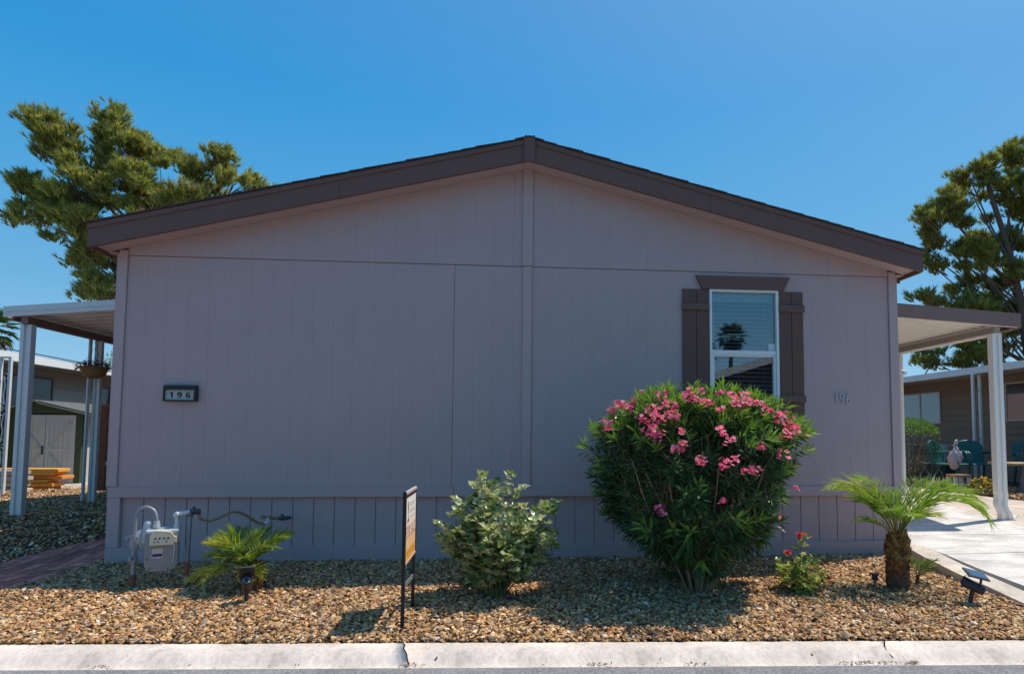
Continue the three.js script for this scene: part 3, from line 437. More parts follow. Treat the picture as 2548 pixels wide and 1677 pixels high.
  [[-0.08, 0.02], [0.05, 0.012], [-0.1, 0.1]].forEach(([x, y]) => { const m = part(body, 'bolt', new THREE.CylinderGeometry(0.007, 0.007, 0.008, 6).rotateX(Math.PI / 2), rust); m.position.set(x, y, 0.095); });
  part(t, 'outlet', merge([rod([-2.972, 0.47, 0.93], [-2.972, 0.51, 0.93], 0.028, 6), rod([-2.972, 0.5, 0.93], [-2.975, 0.6, 0.93], 0.019, 12), new THREE.SphereGeometry(0.027, 12, 8).translate(-2.975, 0.592, 0.93), rod([-2.975, 0.592, 0.93], [-2.975, 0.592, 0.965], 0.02, 8)]), pale);
  part(t, 'outlet_pipe', merge([rod([-2.975, 0.594, 0.93], [-2.885, 0.612, 0.90], 0.019, 12)]), pale);
  part(t, 'valve', merge([rod([-2.89, 0.611, 0.902], [-2.835, 0.612, 0.85], 0.024, 8), box(-2.875, -2.862, 0.62, 0.655, 0.86, 0.885, 0.003), new THREE.SphereGeometry(0.026, 10, 8).translate(-2.842, 0.608, 0.855), rod([-2.87, 0.6, 0.88], [-2.868, 0.57, 0.905], 0.008, 6)]), dark);
  part(t, 'support_post', merge([rod([-2.872, groundY(-2.87, 0.95) - 0.05, 0.955], [-2.876, 0.598, 0.915], 0.0165, 12)]), zinc);
  part(t, 'post_coupling', merge([rod([-2.872, 0.105, 0.949], [-2.8725, 0.165, 0.945], 0.0175, 12), rod([-2.8725, 0.165, 0.945], [-2.873, 0.195, 0.943], 0.024, 8), rod([-2.872, 0.09, 0.949], [-2.872, 0.106, 0.949], 0.023, 8), rod([-2.8755, 0.575, 0.917], [-2.8755, 0.59, 0.916], 0.024, 8)]), rust);
  part(t, 'house_line', tube([[-2.842, 0.606, 0.856], [-2.835, 0.585, 0.845], [-2.826, 0.548, 0.84], [-2.80, 0.53, 0.81], [-2.765, 0.519, 0.775], [-2.72, 0.54, 0.7], [-2.665, 0.574, 0.62], [-2.62, 0.566, 0.56], [-2.58, 0.535, 0.5], [-2.54, 0.49, 0.45], [-2.505, 0.452, 0.4], [-2.46, 0.434, 0.35]], 0.0125, 80, 10), brownPipe);
  part(t, 'coupling', merge([rod([-2.465, 0.435, 0.356], [-2.44, 0.445, 0.335], 0.018, 10), rod([-2.443, 0.44, 0.335], [-2.443, 0.49, 0.33], 0.012, 8)]), pale);
  part(t, 'house_line', rod([-2.505, 0.496, 0.33], [-2.40, 0.452, 0.12], 0.0145, 10), brownPipe);
  part(t, 'wall_fitting', merge([rod([-2.412, 0.456, 0.14], [-2.36, 0.445, 0.02], 0.019, 10), new THREE.SphereGeometry(0.026, 10, 8).translate(-2.385, 0.45, 0.08), rod([-2.36, 0.445, 0.02], [-2.352, 0.443, -0.03], 0.015, 8), box(-2.40, -2.38, 0.46, 0.49, 0.07, 0.1, 0.003)]), dark);
}
// ---------------------------------------------------------------- yard sign
{
  const t = thing('yard_sign', 'real estate yard sign reading FOR SALE on thin black posts in the gravel', 'yard sign');
  const zn = 2.18, zf = 1.645, x = -0.903, iron = M.blackIron;
  for (const [z, x0] of [[zn, -0.902], [zf, -0.906]]) { const y = groundY(x0, z); part(t, 'post', merge([box(x0 - 0.012, x0 + 0.012, y - 0.03, 0.89, z - 0.0025, z + 0.0025), box(x0 - 0.0125, x0 - 0.0075, y - 0.03, 0.889, z - 0.012, z + 0.012)]), iron); }
  part(t, 'top_rail', box(x - 0.006, x + 0.012, 0.868, 0.886, zf, zn), mat(0.55, 0.45, 0.44, 0.5)); part(t, 'bottom_rail', box(x - 0.004, x + 0.01, 0.388, 0.4, zf, zn), mat(0.5, 0.38, 0.38, 0.5));
  part(t, 'frame', merge([box(x - 0.004, x + 0.008, 0.842, 0.8675, zf + 0.004, zn - 0.004), box(x - 0.004, x + 0.007, 0.4005, 0.842, zf + 0.003, zf + 0.016)]), mat(0.06, 0.012, 0.016, 0.5));
  const cv = document.createElement('canvas'); cv.width = 512; cv.height = 430; const c = cv.getContext('2d');
  // printed panel: white head, peach middle, orange foot
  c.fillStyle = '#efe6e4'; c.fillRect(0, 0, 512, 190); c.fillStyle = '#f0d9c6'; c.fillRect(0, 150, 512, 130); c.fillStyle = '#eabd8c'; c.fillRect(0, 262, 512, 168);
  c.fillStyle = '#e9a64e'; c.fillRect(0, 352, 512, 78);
  c.fillStyle = '#d69a20'; c.beginPath(); c.ellipse(120, 66, 34, 42, 0, 0, 7); c.fill(); c.fillStyle = '#26211c'; c.fillRect(92, 40, 22, 70); c.fillRect(104, 104, 18, 44); c.beginPath(); c.moveTo(64, 168); c.lineTo(118, 130); c.lineTo(156, 168); c.fill();
  c.fillStyle = '#8d8892'; for (const [yy, n] of [[44, 8], [92, 9]]) for (let k = 0; k < n; k++) { c.fillRect(196 + k * 31, yy, 9, 32); c.fillRect(196 + k * 31, yy + (k % 3) * 11, 22, 8); }
  for (let k = 0; k < 12; k++) c.fillRect(200 + k * 22, 140, 14, 8);
  c.fillStyle = '#96302c'; c.font = 'bold 96px serif'; c.textAlign = 'center'; c.textBaseline = 'middle'; c.save(); c.translate(256, 236); c.scale(1.04, 1.12); c.fillText('FOR SALE', 0, 0, 470); c.restore();
  c.fillStyle = '#7a4a24'; for (let k = 0; k < 11; k++) { if (k === 3 || k === 7) continue; c.fillRect(96 + k * 31, 366, 6, 34); c.fillRect(96 + k * 31, 366 + (k % 2) * 14, 19, 6); c.fillRect(110 + k * 31, 366, 5, 34 - (k % 3) * 8); }
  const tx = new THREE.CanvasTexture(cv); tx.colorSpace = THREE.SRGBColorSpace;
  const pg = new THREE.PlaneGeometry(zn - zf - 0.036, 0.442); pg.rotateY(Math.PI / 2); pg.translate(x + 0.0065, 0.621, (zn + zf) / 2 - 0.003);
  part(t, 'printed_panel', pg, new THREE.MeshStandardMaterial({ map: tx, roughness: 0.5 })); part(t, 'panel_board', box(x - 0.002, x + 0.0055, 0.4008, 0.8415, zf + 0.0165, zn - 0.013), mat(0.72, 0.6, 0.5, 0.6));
  part(t, 'cross_bar', prism([[zf, 0.2], [zn, 0.232], [zn, 0.268], [zf, 0.232]], -0.002, 0.004).rotateY(-Math.PI / 2).translate(x, 0, 0), mat(0.42, 0.42, 0.41, 0.35, { metalness: 0.6 }));
}
// ---------------------------------------------------------------- solar spotlights
function solarLight(label, pos, turn, headTilt, panelTilt, panelTurn, panelLean = 0) {
  const t = thing('solar_spotlight', label, 'spotlight', pos, 'solar spotlights in the gravel'); t.rotation.y = turn;
  const bl = mat(0.03, 0.032, 0.038, 0.45), glass = new THREE.MeshPhysicalMaterial({ color: C(0.05, 0.07, 0.1), roughness: 0.12, clearcoat: 1, clearcoatRoughness: 0.05 });
  part(t, 'stake', merge([rod([0, -0.03, 0], [0.004, 0.05, 0], 0.012, 10), rod([0.003, 0.03, 0], [0.024, 0.13, 0], 0.016, 10), new THREE.CylinderGeometry(0.022, 0.03, 0.012, 12).translate(0, 0.006, 0)]), bl);
  const head = grp(t, 'lamp_head'); head.position.set(0.03, 0.155, 0); head.rotation.z = headTilt;
  const pr = [[0.0, -0.08], [0.026, -0.078], [0.035, -0.068], [0.036, -0.02], [0.034, -0.018], [0.034, -0.012], [0.036, -0.01], [0.037, 0.02], [0.04, 0.03], [0.043, 0.072], [0.043, 0.082], [0.037, 0.082], [0.034, 0.05], [0, 0.05]].map(([x, y]) => new THREE.Vector2(x, y));
  part(head, 'barrel', new THREE.LatheGeometry(pr, 24), bl); const lens = part(head, 'lens', new THREE.CircleGeometry(0.034, 20).rotateX(-Math.PI / 2), new THREE.MeshPhysicalMaterial({ color: C(0.5, 0.53, 0.55), roughness: 0.15, clearcoat: 1 })); lens.position.y = 0.062;
  part(head, 'wire', tube([[0.0, 0.085, 0.03], [0.03, 0.1, 0.032], [0.055, 0.08, 0.02], [0.05, 0.05, 0.0]], 0.002, 20, 5), bl);
  const pn = grp(t, 'solar_panel'); pn.position.set(0.05, 0.25, 0); pn.rotation.set(panelLean, panelTurn, panelTilt);
  part(pn, 'panel_tray', box(-0.085, 0.085, -0.008, 0.006, -0.056, 0.056, 0.003), bl); part(pn, 'cells', box(-0.074, 0.074, 0.0062, 0.0085, -0.047, 0.047), glass);
  part(t, 'bracket', merge([rod([0.075, 0.16, 0], [0.085, 0.232, 0], 0.009, 8), rod([0.084, 0.225, -0.014], [0.084, 0.225, 0.014], 0.012, 10)]), bl);
}
solarLight('black solar spotlight by the driveway at the right end of the gravel', [3.418, groundY(3.418, 1.85), 1.85], -0.5, 1.12, -0.4, 0.3, 0.42);
solarLight('black solar spotlight in front of the small leaning palm on the left', [-2.19, groundY(-2.19, 1.46), 1.46], -1.25, -0.75, 0.75, 0);
{
  const y = groundY(2.983, 1.283), t = thing('stake_light', 'tiny black stake light left of the right palm trunk', 'stake light', [2.98, y, 1.28]);
  const bl = mat(0.02, 0.02, 0.022, 0.4); part(t, 'stake', rod([0, -0.02, 0], [0.006, 0.075, 0], 0.008, 8, 0.014), mat(0.2, 0.19, 0.18, 0.4)); part(t, 'head', merge([new THREE.CylinderGeometry(0.022, 0.028, 0.045, 12).translate(0.006, 0.095, 0), new THREE.CylinderGeometry(0.034, 0.034, 0.01, 14).translate(0.006, 0.122, 0)]), bl);
  part(t, 'wire', merge([tube([[0.03, 0.11, 0], [0.07, 0.09, 0.01], [0.1, 0.05, 0.02], [0.13, 0.035, 0.0]], 0.003, 20, 5), tube([[-0.02, 0.09, 0], [-0.035, 0.05, 0.02], [-0.06, 0.01, 0.03]], 0.0025, 16, 5)]), bl);
}
// ---------------------------------------------------------------- plants in the front yard
const barkM = mat(0.23, 0.17, 0.115, 0.9), stemGreen = mat(0.16, 0.17, 0.06, 0.8);
function petalRing(so, c, n, up, R, col, r, cup = 0.35) { // an open five-petalled flower
  const a0 = r() * 6.28, e1 = V(up.y, up.z, -up.x).cross(up).normalize(), e2 = V().crossVectors(up, e1);
  for (let k = 0; k < n; k++) { const a = a0 + k * 6.283 / n, d = e1.clone().multiplyScalar(Math.cos(a)).addScaledVector(e2, Math.sin(a)).addScaledVector(up, cup).normalize(), s = V().crossVectors(d, up).normalize(); so.leaf(c, d, s, R, R * 0.95, vary(col, r, 0.35), -R * 0.08, 0, 0.62); }
}
{ // oleander
  const base = V(1.39, groundY(1.39, 1.28), 1.28), r = rng(404), t = thing('oleander_bush', 'large round oleander bush with pink blossoms in front of the window', 'bush', [base.x + 0.02, base.y, base.z]); t.scale.set(0.94, 0.975, 0.94);
  const hs = [0, 0.15, 0.35, 0.62, 0.85, 1.1, 1.35, 1.5, 1.65, 1.76], rs = [0.18, 0.36, 0.58, 0.82, 0.92, 0.97, 0.95, 0.85, 0.64, 0.28];
  const so = new Soup(), dark = C(0.030, 0.085, 0.014), mid = C(0.075, 0.17, 0.02), young = C(0.22, 0.38, 0.03), dead = C(0.25, 0.19, 0.07), twigs = [], stems = [];
  const lobe = (a, h) => 0.91 + 0.10 * Math.sin(a * 3 + h * 4) + 0.07 * Math.sin(a * 7 - h * 6);
  const shoot = (end, start, leaves) => {
    const ctrl = V(lerp(start.x, end.x, 0.35), lerp(start.y, end.y, 0.62), lerp(start.z, end.z, 0.35)), c = new THREE.QuadraticBezierCurve3(start, ctrl, end), L = c.getLength();
    twigs.push(taper([start, c.getPoint(0.5), end], 0.0055, 0.0022, 4));
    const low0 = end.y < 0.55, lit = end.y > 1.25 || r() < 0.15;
    for (let k = 0; k < leaves; k++) {
      const f = 1 - (k * 0.024) / L; if (f < 0.2) break;
      const p = c.getPoint(f), tg = c.getTangent(f), a0 = r() * 6.28;
      for (let j = 0; j < 3; j++) {
        if (r() < 0.12) continue;
        const a = a0 + j * 2.094 + r() * 0.5, e1 = V(1, 0.01, 0).cross(tg).normalize(), e2 = V().crossVectors(tg, e1), out = e1.multiplyScalar(Math.cos(a)).addScaledVector(e2, Math.sin(a));
        const open = k < 3 ? 0.45 + 0.25 * k : 1.15 + r() * 0.6, d = tg.clone().addScaledVector(out, open).addScaledVector(V(0, -1, 0), low0 ? 0.5 + 0.9 * r() : k > 7 ? 0.25 * r() : 0).normalize(), s = V().crossVectors(d, tg).normalize();
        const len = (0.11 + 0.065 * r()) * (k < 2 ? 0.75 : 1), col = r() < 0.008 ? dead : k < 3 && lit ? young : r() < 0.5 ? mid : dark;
        so.leaf(p, d, s, len, 0.019 + 0.009 * r(), vary(col, r, 0.5), 0.0025, 0.008 + 0.014 * r(), 0.5);
      }
    }
  };
  // main canes from the crown at the ground
  const canes = [];
  for (let i = 0; i < 30; i++) { const a = i / 30 * 6.283 + r() * 0.3, b = V(Math.cos(a) * 0.13 * Math.sqrt(r()), -0.02, Math.sin(a) * 0.11), h = 0.85 + r() * 0.5, rr = interp(h, hs, rs) * (0.25 + 0.6 * r()), e = V(Math.cos(a) * rr, h, Math.sin(a) * rr), m = V(b.x * 0.4 + e.x * 0.42, h * 0.5, b.z * 0.4 + e.z * 0.42); canes.push(new THREE.CatmullRomCurve3([b, m, e])); part(t, 'cane', taper([b, m, e], 0.013 + 0.008 * r(), 0.006, 7), barkM); }
  const pale = mat(0.36, 0.29, 0.18, 0.85); for (let i = 0; i < 9; i++) { const a = 0.35 + i / 8 * 2.45 + (r() - 0.5) * 0.3, R = 0.6 + 0.2 * r(), pt = (h) => V(Math.cos(a) * interp(h, hs, rs) * R * (0.6 + 0.4 * h), h, Math.sin(a) * interp(h, hs, rs) * R * (0.6 + 0.4 * h)), pp = [V(Math.cos(a) * 0.1, -0.02, Math.sin(a) * 0.1), pt(0.35), pt(0.7), pt(0.95 + 0.25 * r())]; part(t, 'cane', taper(pp, 0.011, 0.004, 6), pale); }
  for (let i = 0; i < 760; i++) {
    const u = Math.pow(r(), 0.72), h = i < 150 ? 1.36 + r() * 0.38 : 0.2 + u * 1.45, a = r() * 6.283, rr = interp(h, hs, rs) * lobe(a, h) * (i % 5 === 0 ? 0.3 + 0.6 * r() : 0.8 + 0.24 * r());
    const end = V(Math.cos(a) * rr, h + (r() - 0.5) * 0.05, Math.sin(a) * rr * 0.97), cane = canes[Math.floor(((a / 6.283 + r() * 0.08) % 1) * 30)], start = cane.getPoint(clamp((h - 0.5) / 0.9, 0.18, 0.8) * (0.75 + 0.25 * r()));
    const low = h < 0.6; if (low && r() < (h < 0.38 ? 0.62 : Math.cos(a) > 0.3 ? 0.4 : 0.15)) continue; if (h < 0.9 && Math.cos(a) > 0.5 && r() < 0.25) continue;
    shoot(end, start, low ? 12 : 8 + Math.floor(r() * 7));
  }
  part(t, 'foliage', so.geo(), leafMat({ clearcoat: 0.7, clearcoatRoughness: 0.22, transmission: 0.4 }), true); part(t, 'twigs', merge(twigs), barkM, true);
  const pinkM = leafMat({ transmission: 0.45, roughness: 0.95 });
  const fl = [[0.54, 1.38, 1.53, 3], [0.61, 1.5, 1.39, 2], [0.68, 1.55, 1.4, 3], [0.73, 1.51, 1.64, 3], [0.78, 1.59, 1.53, 2], [0.88, 1.67, 1.28, 2], [0.85, 1.5, 1.8, 3], [0.87, 1.45, 1.9, 3], [0.77, 1.42, 1.83, 2.4], [0.8, 1.34, 1.92, 3], [0.86, 1.3, 1.98, 2.6], [0.97, 1.62, 1.68, 3], [0.95, 1.54, 1.82, 2], [0.97, 1.45, 1.96, 3], [1.03, 1.54, 1.86, 1.6], [0.99, 1.21, 2.06, 2.2], [1.03, 1.24, 2.08, 1.5], [1.14, 1.6, 1.83, 2.6], [1.22, 1.6, 1.85, 2.3], [1.27, 1.56, 1.91, 2], [1.29, 1.67, 1.7, 1.5], [1.21, 1.67, 1.67, 1.3], [1.02, 1.33, 2.06, 1.5], [1.15, 1.12, 2.12, 2.4], [1.34, 1.5, 2.01, 1.4], [1.31, 1.34, 2.12, 2.4], [1.36, 1.26, 2.14, 2], [1.33, 1.1, 2.15, 2.6], [1.41, 1.14, 2.15, 1.5], [1.5, 1.05, 2.14, 2], [1.57, 1.04, 2.13, 2.2], [1.57, 1.6, 1.85, 3], [1.59, 1.57, 1.89, 2.4], [1.51, 1.57, 1.9, 2.4], [1.69, 1.56, 1.87, 1.5], [1.76, 1.56, 1.82, 1.4], [1.75, 1.49, 1.93, 2.2], [1.87, 1.45, 1.92, 2.8], [1.94, 1.4, 1.92, 3], [1.95, 1.34, 1.95, 2.6], [1.87, 1.32, 2.01, 2.2], [1.81, 1.17, 2.05, 2.4], [1.62, 1.23, 2.12, 1.5], [2.39, 1.32, 1.28, 3], [1.32, 0.82, 2.08, 1.6], [0.9, 0.73, 1.9, 2.6], [2.15, 0.57, 1.28, 1.2], [2.3, 0.84, 1.28, 1.3], [1.5, 1.63, 1.8, 1.4], [1.42, 1.64, 1.79, 1.4]];
  for (const [x, y, z, s] of fl) {
    const f = new Soup(), c = V((x - base.x) * 1.03, (y - base.y) + 0.015, (z - base.z) * 1.08 + 0.02), n = Math.round(s * s * 2.0 + 4), up0 = V(c.x * 0.5, 0.75, 0.45).normalize();
    for (let k = 0; k < n; k++) { const o = V((r() - 0.5) * 0.036 * s, (r() - 0.5) * 0.03 * s, (r() - 0.5) * 0.04 * s), up = up0.clone().add(V((r() - 0.5) * 1.4, (r() - 0.5) * 0.9, (r() - 0.5) * 1.4)).normalize(); petalRing(f, c.clone().add(o), 5, up, 0.0165 + 0.006 * r(), r() < 0.35 ? C(1, 0.38, 0.46) : r() < 0.3 ? C(0.8, 0.05, 0.19) : C(1, 0.15, 0.29), r); }
    part(t, 'flower_cluster', f.geo(), pinkM);
  }
}
function rose(t, r, o) { // shrub rose: arching canes with toothed five-part leaves
  const so = new Soup(), twigs = [];
  const compound = (p, tg, side, sc) => { // leaf stalk with five leaflets
    const d = tg.clone().addScaledVector(side, 1.1).add(V(0, 0.3 - r() * 1.3, 0)).normalize(), L = 0.05 * sc, s = V().crossVectors(d, V(r() - 0.5, 0.8, r() - 0.5)).normalize(), col = vary(r() < o.pale ? o.cPale : r() < 0.6 ? o.c : o.cDark, r, 0.45);
    const lf = (b, dd, k) => { const ss = V().crossVectors(dd, V(r() * 2 - 1, 0.75, r() * 2 - 1)).normalize(), w = (0.03 + 0.012 * r()) * sc * k, l = (0.038 + 0.014 * r()) * sc * k; so.leaf(b, dd, ss, l, w, vary(col, r, 0.2), 0.006 * sc, 0.01 * r() * sc, 0.48); };
    const tip = p.clone().addScaledVector(d, L), m = p.clone().addScaledVector(d, L * 0.55); lf(tip, d, 1.15);
    for (const q of [1, -1]) { lf(tip, d.clone().addScaledVector(s, q * 1.5).normalize(), 1); lf(m, d.clone().addScaledVector(s, q * 1.7).normalize(), 0.85); }
  };
  for (const [ex, ey, ez, n, dens] of o.ends) {
    const b = V((r() - 0.5) * 0.09, -0.02, (r() - 0.5) * 0.08), e = V(ex, ey, ez), m = V(ex * 0.55 + (r() - 0.5) * 0.05, ey * 0.6, ez * 0.55), c = new THREE.CatmullRomCurve3([b, m, e]);
    twigs.push(taper([b, m, e], 0.006, 0.002, 5));
    for (let k = 0; k < n; k++) { const f = 1 - Math.pow(r(), 0.9) * dens, p = c.getPoint(f), tg = c.getTangent(f), a = r() * 6.28; compound(p.add(V((r() - 0.5) * o.spread, (r() - 0.5) * o.spread, (r() - 0.5) * o.spread)), tg, V(Math.cos(a), 0.1, Math.sin(a)), o.size); }
  }
  part(t, 'foliage', so.geo(), leafMat({ clearcoat: 1, clearcoatRoughness: 0.25, transmission: 0.4 }), true); part(t, 'canes', merge(twigs), stemGreen, true);
}
{
  const b = [-0.262, groundY(-0.262, 1.43), 1.43], r = rng(77), t = thing('rose_bush', 'medium leafy rose bush without open flowers between the sign and oleander', 'bush', b), ends = [];
  for (const [x, y] of [[-0.392, 0.985], [-0.37, 0.9], [-0.136, 0.935], [0.17, 0.76], [0.13, 0.7], [-0.72, 0.5], [-0.66, 0.58], [0.155, 0.47], [-0.69, 0.42], [-0.55, 0.72]]) ends.push([x - b[0], y - b[1], (r() - 0.5) * 0.3, 15, 0.42]);
  for (let i = 0; i < 64; i++) { const a = r() * 6.28, h = 0.2 + r() * 0.62, R = interp(h, [0, 0.2, 0.4, 0.6, 0.75, 0.9], [0.1, 0.24, 0.4, 0.42, 0.34, 0.15]) * (0.45 + 0.6 * r()); ends.push([Math.cos(a) * R, h, Math.sin(a) * R * 0.9, 13, 0.55]); }
  rose(t, r, { ends, pale: 0.6, cPale: C(0.52, 0.55, 0.26), c: C(0.27, 0.37, 0.08), cDark: C(0.08, 0.16, 0.03), size: 1.35, spread: 0.05 });
  const f = new Soup(); for (let k = 0; k < 3; k++) petalRing(f, V(0.09, 0.03, 0.12), 6, V(0.2, 1, 0.3).normalize(), 0.03, C(0.32, 0.08, 0.14), r, 0.5 + k); part(t, 'fallen_bloom', f.geo(), leafMat({ transmission: 0.2 }));
}
{
  const b = [2.262, groundY(2.262, 1.41), 1.41], r = rng(88), t = thing('red_rose_bush', 'small rose bush with red blooms beside the oleander', 'bush', b), ends = [];
  for (const [x, y] of [[2.27, 0.44], [2.14, 0.31], [2.4, 0.27], [2.43, 0.2], [2.46, 0.1], [2.1, 0.24]]) ends.push([x - b[0], y - b[1], (r() - 0.5) * 0.12, 7, 0.6]);
  for (let i = 0; i < 22; i++) { const a = r() * 6.28, h = 0.08 + r() * 0.24, R = 0.17 * (0.4 + 0.6 * r()); ends.push([Math.cos(a) * R - 0.01, h, Math.sin(a) * R, 9, 0.6]); }
  rose(t, r, { ends, pale: 0.35, cPale: C(0.66, 0.66, 0.17), c: C(0.42, 0.5, 0.07), cDark: C(0.16, 0.22, 0.03), size: 0.85, spread: 0.04 });
  for (const [x, y, z, R] of [[2.253, 0.456, 1.41, 0.03], [2.292, 0.46, 1.41, 0.026], [2.128, 0.315, 1.45, 0.035], [2.434, 0.212, 1.42, 0.026], [2.49, 0.095, 1.43, 0.022], [2.24, 0.435, 1.43, 0.024]]) { const f = new Soup(), c = V(x - b[0], y - b[1], z - b[2]); for (let k = 0; k < 4; k++) petalRing(f, c, 5, V(0.1, 1, 0.5).normalize(), R * (1.1 - k * 0.15), C(0.62, 0.012, 0.05), r, 0.25 + k * 0.55); part(t, 'rose_bloom', f.geo(), leafMat({ transmission: 0.3 })); }
}
// ---------------------------------------------------------------- palms
function frond(r, o) { // o: az, rise (rad), length, arch, w (leaflet length), pairs; leaves base at origin
  const so = new Soup(), n = 14, pts = [], az = o.az, dirH = V(Math.cos(az), 0, Math.sin(az)); let p = V(0, 0, 0), e = o.rise;
  for (let i = 0; i <= n; i++) { pts.push(p.clone()); const d = dirH.clone().multiplyScalar(Math.cos(e)).add(V(0, Math.sin(e), 0)); p = p.clone().addScaledVector(d, o.length / n); e -= o.arch / n * (0.6 + 0.9 * i / n); }
  const c = new THREE.CatmullRomCurve3(pts), q = V(), col0 = o.col, tipc = o.tip ?? o.col;
  const sideV = V(-dirH.z, 0, dirH.x);
  for (let k = 0; k < o.pairs; k++) {
    const f = (o.start ?? 0.3) + (1 - (o.start ?? 0.3)) * (k + 0.5) / o.pairs, tg = c.getTangentAt(f), up = V().crossVectors(sideV, tg).normalize().multiplyScalar(-1); if (up.y < 0 && Math.abs(tg.y) < 0.9) up.negate(); c.getPointAt(f, q);
    for (const s of [1, -1]) {
      if (r() < 0.04) continue;
      const lenK = Math.sin(Math.PI * clamp(0.12 + 0.8 * f, 0, 1)) * 0.75 + 0.28, L = o.w * lenK * (0.85 + 0.3 * r()), fan = lerp(0.95, 2.2, f), d = sideV.clone().multiplyScalar(s * 1).addScaledVector(tg, fan * (0.75 + 0.2 * r())).addScaledVector(up, 0.42 * (1 - 0.5 * f) + (r() - 0.5) * 0.95 * (o.loose ?? 1)).normalize();
      const ss = V().crossVectors(d, up).normalize(), col = vary(col0.clone().lerp(tipc, f * 0.8 * r()), r, 0.4);
      so.leaf(q.clone(), d, ss, L, 0.0065 + 0.003 * r(), col, 0.001, L * (0.05 + 0.4 * r() * r()), 0.35);
    }
  }
  // rachis
  const tg = taper(pts, o.stalk ?? 0.008, 0.0018, 5), gg = norm(tg, o.stalkCol ?? C(0.26, 0.27, 0.07)); return mergeGeometries([so.geo(), gg]);
}
const palmM = leafMat({ transmission: 0.46, roughness: 0.92, clearcoat: 0.35, clearcoatRoughness: 0.35 });
function boots(t, r, y0, y1, rad, lean) { // trunk wrapped in cut leaf bases
  const core = []; for (let i = 0; i <= 8; i++) core.push(new THREE.Vector2(rad(i / 8) * 0.9, lerp(y0, y1, i / 8))); const g = new THREE.LatheGeometry(core, 20); const sh = (gg) => { const p = gg.attributes.position; for (let i = 0; i < p.count; i++) { const f = (p.getY(i) - y0) / (y1 - y0); p.setX(i, p.getX(i) + lean * f * f); } gg.computeVertexNormals(); return gg; };
  part(t, 'trunk', sh(g), mat(0.13, 0.06, 0.03, 0.95, { bumpMap: grainV, bumpScale: 0.006 }));
  const rows = Math.round((y1 - y0) / 0.021), list = [], so = new Soup();
  for (let k = 0; k < rows; k++) for (let j = 0; j < 14; j++) {
    const f = (k + 0.5) / rows, a = (j + (k % 2) * 0.5) / 14 * 6.283 + (r() - 0.5) * 0.24, R = rad(f), y = lerp(y0, y1, f), w = R * 0.38 * (0.75 + 0.45 * r()), h = 0.036 * (0.65 + 0.6 * r()), up = f > 0.45, out = 0.014 + 0.012 * r() + (f > 0.6 ? 0.008 : 0);
    const cs = Math.cos(a), sn = Math.sin(a), tx = -sn, tz = cs, at = (u, v, o) => { const x = cs * (R * 0.88 + o) + tx * u, z = sn * (R * 0.88 + o) + tz * u, ff = (y + v - y0) / (y1 - y0); return V(x + lean * ff * ff, y + v, z); };
    const col = vary(f > 0.55 ? (r() < 0.45 ? C(0.30, 0.19, 0.05) : C(0.20, 0.09, 0.03)) : f > 0.3 ? (r() < 0.3 ? C(0.26, 0.12, 0.035) : C(0.17, 0.065, 0.024)) : C(0.15, 0.085, 0.06), r, 0.5);
    const A = at(-w, -h * 0.5, 0), B = at(w, -h * 0.5, 0), D = at(-w * 0.62, h * 0.55, out), E = at(w * 0.62, h * 0.55, out), T = at(0, h * 0.95, out * 1.0), I = at(0, h * 0.5, -0.006), Mm = at(0, -h * 0.1, out * 0.75);
    so.tri(A, Mm, D, col); so.tri(A, B, Mm, col); so.tri(B, E, Mm, col); so.tri(D, Mm, T, col); so.tri(Mm, E, T, col); const c2 = col.clone().multiplyScalar(1.15); so.tri(D, T, I, c2); so.tri(T, E, I, c2);
    if (r() < 0.6) { const p = at((r() - 0.5) * w, 0, out), d = V(cs * 0.6 + (r() - 0.5), -0.2 - r() * 0.6, sn * 0.6 + (r() - 0.5)).normalize(); so.leaf(p, d, V(tx, 0, tz), 0.03 + 0.03 * r(), 0.004, vary(C(0.26, 0.1, 0.03), r, 0.5), 0, 0.004); }
  }
  part(t, 'leaf_bases', so.geo(), new THREE.MeshStandardMaterial({ vertexColors: true, roughness: 0.85, side: THREE.DoubleSide }), true);
}
